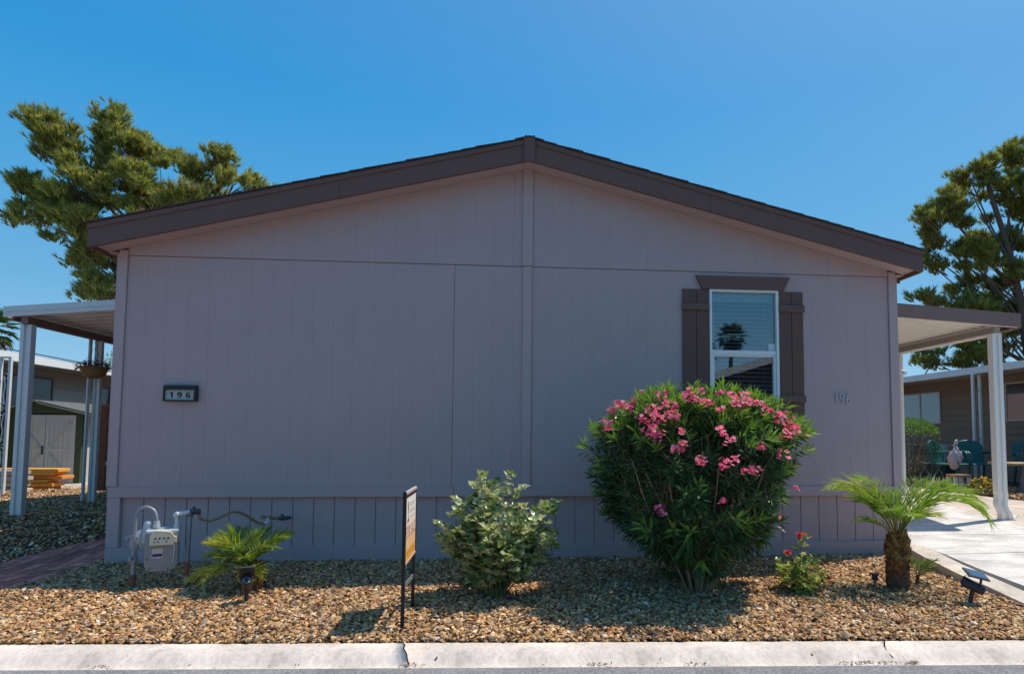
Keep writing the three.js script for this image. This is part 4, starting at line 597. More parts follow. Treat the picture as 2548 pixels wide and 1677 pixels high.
{
  const x = 3.13, z = 1.38, t = thing('date_palm', 'young palm with thick scaly brown trunk beside the driveway', 'palm', [x, groundY(x, z), z]), r = rng(31);
  boots(t, r, -0.03, 0.5, (f) => interp(f, [0, 0.35, 0.7, 0.85, 1], [0.078, 0.082, 0.084, 0.074, 0.045]), 0.012);
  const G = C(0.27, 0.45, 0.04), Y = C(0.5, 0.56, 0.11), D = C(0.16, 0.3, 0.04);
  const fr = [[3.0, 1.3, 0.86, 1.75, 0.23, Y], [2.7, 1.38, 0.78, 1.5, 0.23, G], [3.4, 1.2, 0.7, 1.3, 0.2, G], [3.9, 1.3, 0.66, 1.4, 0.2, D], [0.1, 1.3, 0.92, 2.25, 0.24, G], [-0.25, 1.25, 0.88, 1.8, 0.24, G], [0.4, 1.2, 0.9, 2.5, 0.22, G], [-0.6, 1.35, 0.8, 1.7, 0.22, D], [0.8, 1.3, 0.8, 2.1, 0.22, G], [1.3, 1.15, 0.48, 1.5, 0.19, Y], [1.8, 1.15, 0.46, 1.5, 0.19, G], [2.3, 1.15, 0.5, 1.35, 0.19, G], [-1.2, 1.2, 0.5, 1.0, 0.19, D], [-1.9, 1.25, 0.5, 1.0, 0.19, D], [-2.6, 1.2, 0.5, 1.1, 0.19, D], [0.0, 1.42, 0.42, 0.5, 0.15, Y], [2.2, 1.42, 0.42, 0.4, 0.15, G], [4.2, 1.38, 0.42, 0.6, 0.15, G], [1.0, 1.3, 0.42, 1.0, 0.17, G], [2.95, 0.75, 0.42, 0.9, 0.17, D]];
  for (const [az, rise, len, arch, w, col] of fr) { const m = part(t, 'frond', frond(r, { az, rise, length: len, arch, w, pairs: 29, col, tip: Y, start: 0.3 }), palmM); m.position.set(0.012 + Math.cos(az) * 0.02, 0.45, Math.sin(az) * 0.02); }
}
{
  const x = -2.30, z = 1.05, t = thing('leaning_palm', 'short leaning palm with drooping yellow-green fronds beside the gas meter', 'palm', [x, groundY(x, z), z]), r = rng(32);
  boots(t, r, -0.03, 0.22, (f) => interp(f, [0, 0.4, 1], [0.1, 0.092, 0.06]), 0.0);
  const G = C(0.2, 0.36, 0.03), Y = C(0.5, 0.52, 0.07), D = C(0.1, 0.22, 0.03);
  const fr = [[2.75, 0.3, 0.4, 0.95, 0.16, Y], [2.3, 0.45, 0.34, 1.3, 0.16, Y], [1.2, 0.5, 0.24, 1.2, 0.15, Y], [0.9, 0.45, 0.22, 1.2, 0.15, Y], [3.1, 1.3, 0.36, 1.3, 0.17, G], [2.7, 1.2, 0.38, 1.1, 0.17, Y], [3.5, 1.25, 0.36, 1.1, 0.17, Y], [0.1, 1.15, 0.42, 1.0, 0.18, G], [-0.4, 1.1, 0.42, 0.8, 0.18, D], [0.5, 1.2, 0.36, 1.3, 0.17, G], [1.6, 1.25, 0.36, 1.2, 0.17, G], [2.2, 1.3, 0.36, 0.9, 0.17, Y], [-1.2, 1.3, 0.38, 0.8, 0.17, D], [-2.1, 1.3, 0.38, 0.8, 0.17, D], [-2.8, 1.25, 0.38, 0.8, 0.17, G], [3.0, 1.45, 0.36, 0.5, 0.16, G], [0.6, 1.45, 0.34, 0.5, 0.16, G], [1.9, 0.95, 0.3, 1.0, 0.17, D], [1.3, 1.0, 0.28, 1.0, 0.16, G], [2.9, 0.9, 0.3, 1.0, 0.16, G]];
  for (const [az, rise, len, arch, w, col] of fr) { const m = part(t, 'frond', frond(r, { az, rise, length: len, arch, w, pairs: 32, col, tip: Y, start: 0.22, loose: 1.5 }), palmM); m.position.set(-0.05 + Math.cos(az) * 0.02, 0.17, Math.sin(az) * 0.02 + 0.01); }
}
{
  const x = 3.4, z = 1.24, t = thing('palm_seedling', 'small palm seedling between the palm trunk and driveway edge', 'palm', [x, groundY(x, z), z]), r = rng(33);
  part(t, 'stem', taper([V(0, -0.02, 0), V(0, 0.04, 0), V(0.01, 0.1, 0)], 0.022, 0.012, 8), mat(0.16, 0.07, 0.035, 0.95));
  for (const [az, rise, len, arch] of [[0.2, 1.2, 0.24, 1.0], [-0.5, 1.0, 0.24, 0.9], [0.9, 1.1, 0.22, 0.9], [2.6, 1.3, 0.24, 0.7], [3.6, 1.35, 0.22, 0.6], [1.6, 1.25, 0.24, 0.8], [0.0, 0.8, 0.2, 0.6]]) { const m = part(t, 'frond', frond(r, { az, rise, length: len, arch, w: 0.085, pairs: 16, col: C(0.13, 0.24, 0.04), tip: C(0.3, 0.36, 0.06), stalk: 0.004 }), palmM); m.position.set(0.005, 0.07, 0); }
}
{ // a few dropped petals and dry palm scraps on the gravel
  const so = new Soup(), r = rng(61); for (let i = 0; i < 60; i++) { const near = i < 40, x = near ? 1.0 + r() * 1.4 : 2.3 + r() * 0.8, z = (near ? 1.5 : 1.5) + r() * 0.75, y = groundY(x, z) + 0.02 + r() * 0.006, a = r() * 6.28, d = V(Math.cos(a), 0.1, Math.sin(a)).normalize(); so.leaf(V(x, y, z), d, V(-d.z, 0.2, d.x).normalize(), 0.012 + r() * 0.012, 0.012, vary(i % 3 ? C(0.5, 0.07, 0.13) : C(0.45, 0.3, 0.12), r, 0.4), 0, -0.003); }
  const m = new THREE.Mesh(so.geo(), leafMat({ transmission: 0.25 })); m.name = 'fallen_petals'; m.userData = { kind: 'stuff', label: 'dropped pink petals scattered on the gravel under the oleander', category: 'petals' }; m.castShadow = m.receiveShadow = true; scene.add(m);
}
// ---------------------------------------------------------------- pines behind the house
function pine(name, label, group, base, blobs, seed, tone, per) {
  const t = thing(name, label, 'pine tree', base, group), r = rng(seed), so = new Soup(), limbs = [], top = blobs.reduce((a, b) => Math.max(a, b[1]), 0);
  const topX = blobs.reduce((a, b) => a + b[0], 0) / blobs.length - base[0], trunk = [V(0, -0.3, 0), V(topX * 0.2, (top - base[1]) * 0.3, 0), V(topX * 0.5, (top - base[1]) * 0.6, 0.2), V(topX * 0.8, (top - base[1]) * 0.88, 0)], tc = new THREE.CatmullRomCurve3(trunk);
  part(t, 'trunk', taper(trunk, 0.28, 0.06, 9), mat(0.16, 0.11, 0.08, 0.95));
  const tuft = (p, d, s, col) => { // bunch of long needles round a twig end
    const a = V(0.3, 0.2, 1).cross(d).normalize(), b = V().crossVectors(d, a), n = 13;
    for (let k = 0; k < n; k++) { const an = k * 2.4 + r() * 0.8, op = 0.15 + 0.95 * Math.sqrt((k + 0.3) / n), dd = d.clone().addScaledVector(a, Math.cos(an) * op).addScaledVector(b, Math.sin(an) * op).normalize(), ss = V().crossVectors(dd, d).normalize(), q = p.clone().addScaledVector(d, (r() - 0.7) * s * 0.7), L = s * (0.75 + 0.4 * r()), w = 0.013 + 0.009 * r(), c = vary(col, r, 0.35); so.tri(q.clone().addScaledVector(ss, w), q.clone().addScaledVector(ss, -w), q.clone().addScaledVector(dd, L), c); }
  };
  for (const [bx, by, bz0, rx0, ry0] of blobs) {
    const rx = rx0 * 1.06 + 0.03, ry = ry0 * 1.06 + 0.03;
    const dzz = (r() - 0.5) * 1.3, cx = bx - base[0], cy = by - base[1] - 0.2, cz = bz0 - base[2] + dzz, k = clamp((by - base[1]) / (top - base[1]) * 0.85 - 0.1, 0.12, 0.95), s = tc.getPoint(k), c = V(cx, cy, cz), mid = V(lerp(s.x, cx, 0.55), lerp(s.y, cy, 0.45) + 0.1, lerp(s.z, cz, 0.55));
    limbs.push(taper([s, mid, c.clone().add(V(0, -ry * 0.4, 0))], 0.05, 0.02, 5));
    const nt = Math.round(per * (rx * ry * 1.1 + 0.12)), rz = (rx + ry) * 0.62;
    const subs = []; for (let j = 0; j < Math.max(3, Math.round(rx * ry * 11) + 3); j++) { let u; do u = V(r() * 2 - 1, r() * 2 - 1, r() * 2 - 1); while (u.lengthSq() > 1); const e = V(cx + u.x * rx * 0.95, cy + u.y * ry * 0.95, cz + u.z * rz); subs.push(e); limbs.push(taper([c.clone().lerp(s, 0.12), c.clone().lerp(e, 0.5).add(V(0, -0.1, 0)), e], 0.02, 0.007, 4)); }
    for (let i = 0; i < nt; i++) {
      const sb = subs[i % subs.length], o = V((r() + r() - 1) * 0.42, (r() + r() - 1) * 0.26, (r() + r() - 1) * 0.42).multiplyScalar(0.9), p = sb.clone().add(o), d = V(o.x * 1.3 + (p.x - s.x) * 0.06, 0.28 + 0.5 * r(), o.z * 1.3 + (p.z - s.z) * 0.06).normalize();
      const h = hash(i, Math.floor(bx * 10 + 500), seed), col = tone[h < 0.42 ? 0 : h < 0.8 ? 1 : h < 0.94 ? 2 : 3]; tuft(p, d, 0.17 + 0.08 * r(), col);
    }
  }
  part(t, 'limbs', merge(limbs), mat(0.18, 0.13, 0.1, 0.95), true); part(t, 'crown', so.geo(), leafMat({ transmission: 0.42, roughness: 1 }), true);
}
const pineTone = [C(0.33, 0.34, 0.05), C(0.20, 0.235, 0.04), C(0.46, 0.44, 0.07), C(0.27, 0.18, 0.08)];
pine('pine_tree', 'spreading green pine tree rising behind the left roof slope', 'pines behind the houses', [-11.2, 0.1, -15], [[-14.81, 11.1, -15.0, 0.72, 0.65], [-15.22, 11.51, -15.0, 0.26, 0.23], [-12.97, 11.55, -15.0, 0.51, 0.43], [-12.54, 10.91, -15.0, 0.87, 0.8], [-13.85, 10.42, -15.0, 1.23, 0.87], [-12.0, 10.79, -15.0, 0.65, 0.65], [-14.96, 9.08, -15.0, 0.8, 0.87], [-15.52, 9.63, -15.0, 0.32, 0.51], [-13.39, 9.15, -15.0, 1.59, 1.01], [-11.4, 9.37, -15.0, 1.3, 1.01], [-10.07, 10.01, -15.0, 0.65, 0.58], [-9.4, 10.33, -15.0, 0.38, 0.41], [-10.57, 8.83, -15.0, 1.16, 0.65], [-8.82, 9.48, -15.0, 0.65, 0.41], [-7.99, 9.51, -15.0, 0.65, 0.23], [-14.39, 8.11, -15.0, 1.09, 0.65], [-13.17, 7.45, -15.0, 1.23, 0.58], [-14.47, 7.12, -15.0, 0.72, 0.22], [-12.99, 6.32, -15.0, 1.09, 0.51], [-13.5, 6.02, -15.0, 0.65, 0.29], [-12.28, 8.04, -15.0, 1.45, 0.87], [-11.07, 8.09, -15.0, 0.87, 0.58]], 501, pineTone, 520);
pine('pine_tree', 'tall green pine tree behind the carport at the right edge', 'pines behind the houses', [21.2, 0.3, -17], [[20.37, 13.14, -17.0, 0.6, 0.52], [19.04, 12.55, -17.0, 0.45, 0.48], [18.19, 11.98, -17.0, 0.45, 0.37], [18.82, 11.73, -17.0, 0.75, 0.6], [19.95, 11.34, -17.0, 0.9, 0.82], [16.73, 10.69, -17.0, 0.6, 0.45], [16.05, 10.01, -17.0, 0.37, 0.33], [16.84, 9.79, -17.0, 0.67, 0.52], [17.6, 10.33, -17.0, 0.67, 0.52], [17.82, 8.91, -17.0, 0.67, 0.52], [16.85, 9.03, -17.0, 0.45, 0.45], [18.47, 8.35, -17.0, 0.67, 0.52], [17.12, 8.26, -17.0, 0.33, 0.21], [18.78, 7.53, -17.0, 0.67, 0.6], [19.76, 9.45, -17.0, 0.9, 1.04], [19.43, 6.9, -17.0, 0.75, 0.6], [17.07, 6.7, -17.0, 0.75, 0.27], [15.75, 6.87, -17.0, 0.39, 0.18], [18.28, 6.64, -17.0, 0.9, 0.33], [19.37, 5.38, -17.0, 0.9, 0.75], [16.7, 4.53, -17.0, 0.9, 0.33], [17.88, 4.87, -17.0, 0.9, 0.45], [18.53, 4.25, -17.0, 1.04, 0.33], [20.37, 7.51, -17.0, 0.9, 1.19], [20.86, 10.81, -17.0, 0.9, 1.34], [21.48, 9.18, -17.0, 1.19, 2.24], [21.33, 5.91, -17.0, 1.19, 1.49], [21.46, 12.51, -17.0, 0.9, 1.19]], 502, pineTone, 520);
// ---------------------------------------------------------------- things under and beside the patio cover on the left
{
  const r = rng(71), t = thing('hanging_basket', 'hanging basket of dark red flowers under the patio cover', 'hanging basket', [-6.0, 2.14, -2.9]); t.scale.set(1.2, 1.1, 1.2);
  const bowl = new THREE.LatheGeometry([[0, -0.1], [0.06, -0.095], [0.115, -0.05], [0.14, 0.02], [0.145, 0.05], [0.13, 0.05]].map(([x, y]) => new THREE.Vector2(x, y)), 20); part(t, 'bowl', bowl, mat(0.30, 0.17, 0.06, 0.95, { bumpMap: grainH, bumpScale: 0.01 }));
  const so = new Soup(), fl = new Soup(); for (let i = 0; i < 260; i++) { const a = r() * 6.28, R = 0.17 * Math.sqrt(r()), p = V(Math.cos(a) * R * 1.15, 0.05 + r() * 0.1 - R * 0.35, Math.sin(a) * R), d = V(Math.cos(a) + r() - 0.5, 0.4 + r() - 0.6, Math.sin(a) + r() - 0.5).normalize(); so.leaf(p, d, V(-d.z, 0.2, d.x).normalize(), 0.035, 0.022, vary(r() < 0.6 ? C(0.22, 0.03, 0.06) : C(0.11, 0.16, 0.05), r, 0.5), 0.004, 0.008); if (i % 4 === 0) petalRing(fl, p.clone().add(V(0, 0.02, 0)), 5, V(d.x, 0.8, d.z).normalize(), 0.016, i % 8 ? C(0.22, 0.03, 0.08) : C(0.55, 0.2, 0.3), r); }
  part(t, 'foliage', so.geo(), leafMat({ transmission: 0.2 }), true); part(t, 'flowers', fl.geo(), leafMat({ transmission: 0.25 }), true);
  part(t, 'hanger', merge([...[0, 2.1, 4.2].map((a) => rod([Math.cos(a) * 0.14, 0.05, Math.sin(a) * 0.14], [0, 0.3, 0], 0.002, 5)), tube([[0, 0.3, 0], [0.02, 0.34, 0], [-0.01, 0.37, 0], [0.015, 0.4, 0], [0.0, 0.45, 0], [-0.1, 0.475, 0]], 0.0035, 24, 5)]), mat(0.04, 0.1, 0.16, 0.5));
}
{
  const t = thing('porch_deck', 'low lavender porch skirt panel behind the left corner of the house', 'porch', [0, 0, -3.32]);
  part(t, 'panel', box(-6.0, -4.11, 0.1, 0.80, -0.05, -0.02), M.siding); part(t, 'base_trim', box(-6.0, -4.11, 0.13, 0.27, -0.0195, 0.0), M.sidingH); part(t, 'top_trim', box(-6.02, -4.11, 0.79, 0.85, -0.08, 0.02, 0.004), mat(0.52, 0.52, 0.54, 0.6)); part(t, 'stile', box(-6.0, -5.88, 0.2705, 0.7895, -0.0195, -0.002), M.siding);
  part(t, 'deck_floor', box(-6.0, -4.11, 0.74, 0.785, -3.6, -0.052), M.siding);
  const f = thing('wood_screen', 'red-brown wooden screen standing on the porch behind the left corner', 'screen', [0, 0.786, -5.0]);
  for (let k = 0; k < 9; k++) part(f, 'screen_board', box(-7.12 + k * 0.14 + 0.004, -6.99 + k * 0.14, -0.5, 0.96, 0, 0.025), mat(0.22 + 0.04 * (k % 3), 0.055 + 0.01 * (k % 2), 0.014, 0.7, { bumpMap: grainV, bumpScale: 0.003 })); part(f, 'rail', box(-7.12, -5.88, 0.88, 0.95, -0.03, -0.001), mat(0.24, 0.06, 0.015, 0.7));
}
function scroll(r0, h, s) { return tube([[0, 0, 0], [s * r0 * 1.4, h * 0.05, 0], [s * r0 * 1.3, h * 0.14, 0], [0, h * 0.15, 0], [-s * r0 * 0.4, h * 0.08, 0], [-s * r0 * 0.1, h * 0.22, 0], [s * r0 * 0.3, h * 0.4, 0], [-s * r0 * 0.3, h * 0.6, 0], [s * r0 * 0.1, h * 0.78, 0], [s * r0 * 0.4, h * 0.92, 0], [0, h * 0.85, 0], [-s * r0 * 1.3, h * 0.86, 0], [-s * r0 * 1.4, h * 0.95, 0], [0, h, 0]], 0.008, 60, 5); }
function trellisPost(g, h, w, m, iron) { part(g, 'post_bar', box(-w / 2 - 0.025, -w / 2 + 0.02, 0, h, -0.025, 0.025, 0.004), m); part(g, 'post_bar', box(w / 2 - 0.02, w / 2 + 0.025, 0, h, -0.025, 0.025, 0.004), m); part(g, 'post_cap', box(-w / 2 - 0.024, w / 2 + 0.024, h - 0.03, h - 0.001, -0.02, 0.02), m); const sh = (h - 0.5) / 3; for (let k = 0; k < 3; k++) { const q = part(g, 'scroll', scroll(w * 0.28, sh * 0.94, k % 2 ? 1 : -1), iron ?? m); q.position.y = 0.25 + k * sh; } }
{
  const t = thing('trellis_post', 'white ironwork awning post at the left edge of the picture', 'post', [-8.83, groundY(-8.8, -5.2) - 0.02, -5.2]); trellisPost(t, 2.42, 0.15, M.whiteMetal);
  structure('patio_slab', box(-12, -8.2, -0.1, 0.105, -9.6, -6.6), mat(0.75, 0.72, 0.68, 0.9, { map: concrete }));
  const L = ['lowest', 'second', 'third', 'fourth', 'fifth', 'topmost'];
  const wood = (k) => mat(0.72 + 0.06 * (k % 2), 0.29 + 0.04 * (k % 3), 0.05, 0.7, { bumpMap: grainH, bumpScale: 0.003 });
  [[-10.4, -9.34, 0], [-10.4, -9.24, 0.05], [-10.45, -9.36, 0.03], [-10.5, -9.12, -0.03], [-10.42, -9.27, 0.02], [-10.5, -9.18, 0.0]].forEach(([a, b, dz_], k) => { const y = 0.108 + k * 0.072, g = box(a, b, y, y + 0.062, -7.6 + dz_, -7.22 + dz_, 0.004), m = new THREE.Mesh(g, wood(k)); m.name = numbered('timber_board'); m.userData = { label: 'orange timber board in front of the shed, ' + L[k] + ' of its stack', category: 'board', group: 'timber boards stacked by the shed' }; m.castShadow = m.receiveShadow = true; scene.add(m); });
  const L5 = ['lowest', 'second', 'third', 'topmost'];
  for (let k = 0; k < 4; k++) { const y = 0.108 + k * 0.115, m = new THREE.Mesh(box(-10.9, -9.42 - 0.05 * (k % 2), y, y + 0.07, -6.9, -6.65, 0.004), mat(0.55 - 0.05 * k, 0.52 - 0.05 * k, 0.46 - 0.04 * k, 0.8)); m.name = numbered('pale_board'); m.userData = { label: 'pale weathered board at the left edge, ' + L5[k] + ' of its pile', category: 'board', group: 'pale boards at the left edge' }; m.castShadow = m.receiveShadow = true; scene.add(m); if (k < 3) { const c = part(m, 'spacer', box(-9.6, -9.5, y + 0.0705, y + 0.1145, -6.88, -6.67), mat(0.3, 0.25, 0.2, 0.9)); } }
}
{ // shed
  const t = thing('garden_shed', 'small garden shed with white double doors and green trim on the left', 'shed', [0, 0.1, -9]); const green = mat(0.05, 0.07, 0.025, 0.8), white = mat(0.50, 0.48, 0.44, 0.75, { bumpMap: grainV, bumpScale: 0.003 }), line = mat(0.20, 0.19, 0.17, 0.9);
  part(t, 'front_wall', box(-11.95, -9.87, -0.1, 1.62, -0.1, -0.02), green); part(t, 'side_wall', box(-9.95, -9.86, -0.1, 1.6, -2.0, -0.101), white); part(t, 'side_wall', box(-11.98, -11.9, -0.1, 1.6, -2.0, -0.101), white); part(t, 'back_wall', box(-11.9, -9.95, -0.1, 1.6, -2.0, -1.92), white);
  for (let k = 0; k < 8; k++) part(t, 'side_board', box(-9.8595, -9.852, -0.08, 1.59, -1.95 + k * 0.235, -1.73 + k * 0.235), white);
  part(t, 'corner_post', box(-9.97, -9.845, -0.1, 1.62, -0.019, 0.02), green); part(t, 'gable', prism([[-12.1, 1.6], [-9.75, 1.6], [-10.85, 1.86]], -0.1, 0.03), green);
  for (const s of [0, 1]) { const d = grp(t, 'door'), a = s ? -10.62 : -11.28, b = s ? -9.985 : -10.635; part(d, 'door_leaf', box(a, b, 0.0, 1.56, -0.018, 0.01), white); part(d, 'door_frame', merge([box(a, a + 0.07, 0, 1.56, 0.0105, 0.024), box(b - 0.07, b, 0, 1.56, 0.0105, 0.024), box(a + 0.07, b - 0.07, 1.45, 1.56, 0.0105, 0.024), box(a + 0.07, b - 0.07, 0, 0.1, 0.0105, 0.024), box(a + 0.07, b - 0.07, 0.72, 0.8, 0.0105, 0.024)]), white);
    const xa = a + 0.07, xb = b - 0.07; for (const [x0, y0, x1, y1] of s ? [[xa, 0.8, xb, 1.45], [xa, 0.72, xb, 0.1]] : [[xb, 0.8, xa, 1.45], [xb, 0.72, xa, 0.1]]) part(d, 'brace', rod([x0, y0, 0.017], [x1, y1, 0.017], 0.024, 4), white);
    for (let k = 1; k < 5; k++) part(d, 'groove', box(a + 0.07 + k * 0.1, a + 0.076 + k * 0.1, 0.1, 1.45, 0.0101, 0.0112), line); if (!s) part(d, 'handle', box(b - 0.05, b - 0.02, 0.66, 0.86, 0.0245, 0.05, 0.006), M.black); }
  for (const s of [-1, 1]) { const m = part(t, 'roof', box(s < 0 ? -1.4 : 0, s < 0 ? 0 : 1.4, 0, 0.03, -2.1, 0.12), mat(0.10, 0.11, 0.11, 0.9)); m.position.set(-10.85, 1.87, 0); m.rotation.z = -s * 0.232; }
  part(t, 'ridge_trim', box(-10.93, -10.78, 1.855, 1.9, 0.1205, 0.14), mat(0.5, 0.35, 0.16, 0.8));
  for (const s of [-1, 1]) { const m = part(t, 'barge_board', box(s < 0 ? -1.4 : 0.08, s < 0 ? -0.08 : 1.4, -0.03, 0.0, 0.05, 0.13), mat(0.33, 0.33, 0.29, 0.8)); m.position.set(-10.85, 1.868, 0); m.rotation.z = -s * 0.232; }
}
{ // house beyond the shed
  const t = thing('neighbour_house', 'weathered pale lap-sided house with white eave behind the shed', 'house'), sm = [mat(0.42, 0.41, 0.39, 0.9, { map: paintTone }), mat(0.48, 0.47, 0.45, 0.9, { map: paintTone }), mat(0.36, 0.33, 0.29, 0.9, { map: paintTone })];
  for (let k = 0; k < 11; k++) part(t, 'siding_board', prism([[-12.03, 0.05 + k * 0.262], [-11.985, 0.05 + k * 0.262], [-12.01, 0.05 + (k + 1) * 0.262], [-12.03, 0.05 + (k + 1) * 0.262]], -24, -4), sm[k > 8 ? 2 : k % 2]);
  part(t, 'wall', box(-18, -12.03, 0, 2.95, -24, -4), sm[2]); part(t, 'roof', box(-18.2, -11.0, 2.93, 2.97, -24.2, -3.8), mat(0.55, 0.55, 0.54, 0.7)); part(t, 'eave_fascia', box(-11.06, -10.98, 2.83, 3.02, -24.2, -3.8), mat(0.78, 0.78, 0.77, 0.5)); part(t, 'eave_soffit', box(-12.0, -11.061, 2.86, 2.88, -24, -3.9), mat(0.35, 0.32, 0.28, 0.9));
  for (const [z0, z1, y0, y1] of [[-11.2, -9.6, 1.85, 2.66], [-14.6, -12.9, 1.6, 2.6]]) { const w = grp(t, 'window'); part(w, 'frame', merge([box(-11.984, -11.96, y0, y1, z0, z0 + 0.05), box(-11.984, -11.96, y0, y1, z1 - 0.05, z1), box(-11.984, -11.961, y1 - 0.05, y1, z0 + 0.05, z1 - 0.05), box(-11.984, -11.961, y0, y0 + 0.05, z0 + 0.05, z1 - 0.05)]), mat(0.16, 0.13, 0.11, 0.7)); part(w, 'pane', box(-11.984, -11.975, y0 + 0.05, y1 - 0.05, z0 + 0.05, z1 - 0.05), new THREE.MeshPhysicalMaterial({ color: C(0.03, 0.022, 0.022), roughness: 0.1 })); }
  part(t, 'door_board', box(-11.5, -11.46, 0.1, 1.95, -8.7, -8.4), mat(0.42, 0.39, 0.33, 0.8));
  part(t, 'cable', tube([[-10.97, 3.08, -5], [-10.97, 3.06, -9], [-10.97, 3.03, -12], [-10.97, 3.06, -18]], 0.012, 30, 5), M.black);
}
// ---------------------------------------------------------------- neighbour on the right
{
  const t = thing('tan_neighbour_house', 'tan lap-sided house with white awning beyond the carport', 'house'), X = 10.5, tan = [mat(0.235, 0.185, 0.125, 0.85, { map: paintTone }), mat(0.225, 0.178, 0.12, 0.85, { map: paintTone })], y0 = 0.25;
  for (let k = 0; k < 16; k++) part(t, 'siding_board', prism([[X - 0.018, y0 + k * 0.155], [X + 0.02, y0 + k * 0.155], [X + 0.02, y0 + (k + 1) * 0.155], [X, y0 + (k + 1) * 0.155]], -20, -2.5), tan[k % 2]);
  part(t, 'wall', box(X + 0.0205, X + 6, 0, 2.75, -20, -2.5), tan[0]); part(t, 'roof', box(9.6, X + 6.2, 2.715, 2.74, -20.2, -2.2), mat(0.6, 0.6, 0.58, 0.6)); part(t, 'awning_fascia', box(9.56, 9.6, 2.60, 2.74, -20.2, -2.2), M.whiteMetal); part(t, 'awning_ceiling', box(9.601, X - 0.001, 2.63, 2.645, -20, -2.3), mat(0.5, 0.47, 0.42, 0.8));
  for (const z of [-5.85, -9.05]) { const g = grp(t, 'awning_post'); g.position.set(9.58, 0.33, z); trellisPost(g, 2.27, 0.17, M.whiteMetal, mat(0.36, 0.32, 0.27, 0.7)); g.rotation.y = 0.15; }
  for (const [z0, z1, a, b, bl] of [[-9.7, -8.2, 1.6, 2.4, 1], [-6.15, -4.5, 1.62, 2.44, 0]]) { const w = grp(t, 'window'); const xm = X - 0.02; part(w, 'frame', merge([box(xm - 0.02, xm, a, b, z0, z0 + 0.035), box(xm - 0.02, xm, a, b, z1 - 0.035, z1), box(xm - 0.02, xm - 0.001, b - 0.035, b, z0 + 0.035, z1 - 0.035), box(xm - 0.02, xm - 0.001, a, a + 0.035, z0 + 0.035, z1 - 0.035), ...(bl ? [box(xm - 0.02, xm - 0.002, a + 0.035, b - 0.035, -8.98, -8.94)] : [])]), mat(0.52, 0.48, 0.4, 0.6)); part(w, 'pane', box(xm - 0.008, xm - 0.004, a + 0.035, b - 0.035, z0 + 0.035, z1 - 0.035), new THREE.MeshPhysicalMaterial({ color: C(0.03, 0.03, 0.03), roughness: 0.04, ior: 1.9, clearcoat: 1, clearcoatRoughness: 0.02 })); if (bl) for (let k = 0; k < 14; k++) part(w, 'slat', box(xm - 0.0079, xm - 0.006, a + 0.05 + k * 0.05, a + 0.08 + k * 0.05, -8.93, z1 - 0.04), mat(0.32, 0.3, 0.26, 0.6)); }
}
{ // clipped hedge and the flowers by the path
  const r = rng(91), so = new Soup(), t = thing('clipped_hedge', 'rounded clipped green hedge beyond the right corner of the house', 'hedge', [7.62, driveY(-3), -5.2]);
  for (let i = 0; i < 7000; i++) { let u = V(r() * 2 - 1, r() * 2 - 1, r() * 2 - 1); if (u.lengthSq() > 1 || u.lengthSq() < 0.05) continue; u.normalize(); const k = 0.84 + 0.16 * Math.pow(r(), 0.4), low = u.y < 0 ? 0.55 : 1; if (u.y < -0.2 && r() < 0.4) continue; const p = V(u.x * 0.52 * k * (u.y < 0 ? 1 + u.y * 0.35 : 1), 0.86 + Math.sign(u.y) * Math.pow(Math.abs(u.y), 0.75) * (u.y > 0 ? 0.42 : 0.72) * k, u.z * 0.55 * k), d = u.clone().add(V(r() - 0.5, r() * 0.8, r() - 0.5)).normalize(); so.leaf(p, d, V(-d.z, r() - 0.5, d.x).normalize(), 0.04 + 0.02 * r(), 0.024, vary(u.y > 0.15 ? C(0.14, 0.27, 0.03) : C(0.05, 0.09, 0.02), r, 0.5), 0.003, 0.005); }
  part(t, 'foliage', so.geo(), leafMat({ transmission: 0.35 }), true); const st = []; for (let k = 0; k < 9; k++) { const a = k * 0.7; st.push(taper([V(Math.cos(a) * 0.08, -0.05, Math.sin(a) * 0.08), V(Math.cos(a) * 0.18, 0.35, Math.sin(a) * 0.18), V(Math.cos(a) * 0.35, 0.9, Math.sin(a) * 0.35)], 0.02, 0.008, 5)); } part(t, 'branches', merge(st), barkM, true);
  const f = new Soup(), g = new Soup(), t2 = thing('yellow_flower_clump', 'low clump of yellow flowers beside the concrete path', 'flowers', [7.62, driveY(-3) - 0.02, -3.25]);
  for (let i = 0; i < 900; i++) { const a = r() * 6.28, R = 0.27 * Math.sqrt(r()), h = 0.26 * (1 - Math.pow(R / 0.29, 3)) * (0.2 + 0.8 * Math.pow(r(), 0.5)), p = V(Math.cos(a) * R, h, Math.sin(a) * R), d = V(Math.cos(a) * 0.6 + r() - 0.5, 0.6, Math.sin(a) * 0.6 + r() - 0.5).normalize(); g.leaf(p, d, V(-d.z, 0.1, d.x).normalize(), 0.05, 0.014, vary(C(0.09, 0.16, 0.03), r, 0.5), 0.002, 0.01); if (i % 11 === 0 && h > 0.1) for (let q = 0; q < 2; q++) petalRing(f, p.clone().add(V(0, 0.04, 0.02)), 7, V(0, 0.9, 0.5).normalize(), 0.022, r() < 0.2 ? C(0.8, 0.3, 0.02) : C(0.85, 0.56, 0.02), r, 0.2 + q); }
  part(t2, 'foliage', g.geo(), leafMat({ transmission: 0.3 }), true); part(t2, 'flowers', f.geo(), leafMat({ transmission: 0.3 }), true);
}
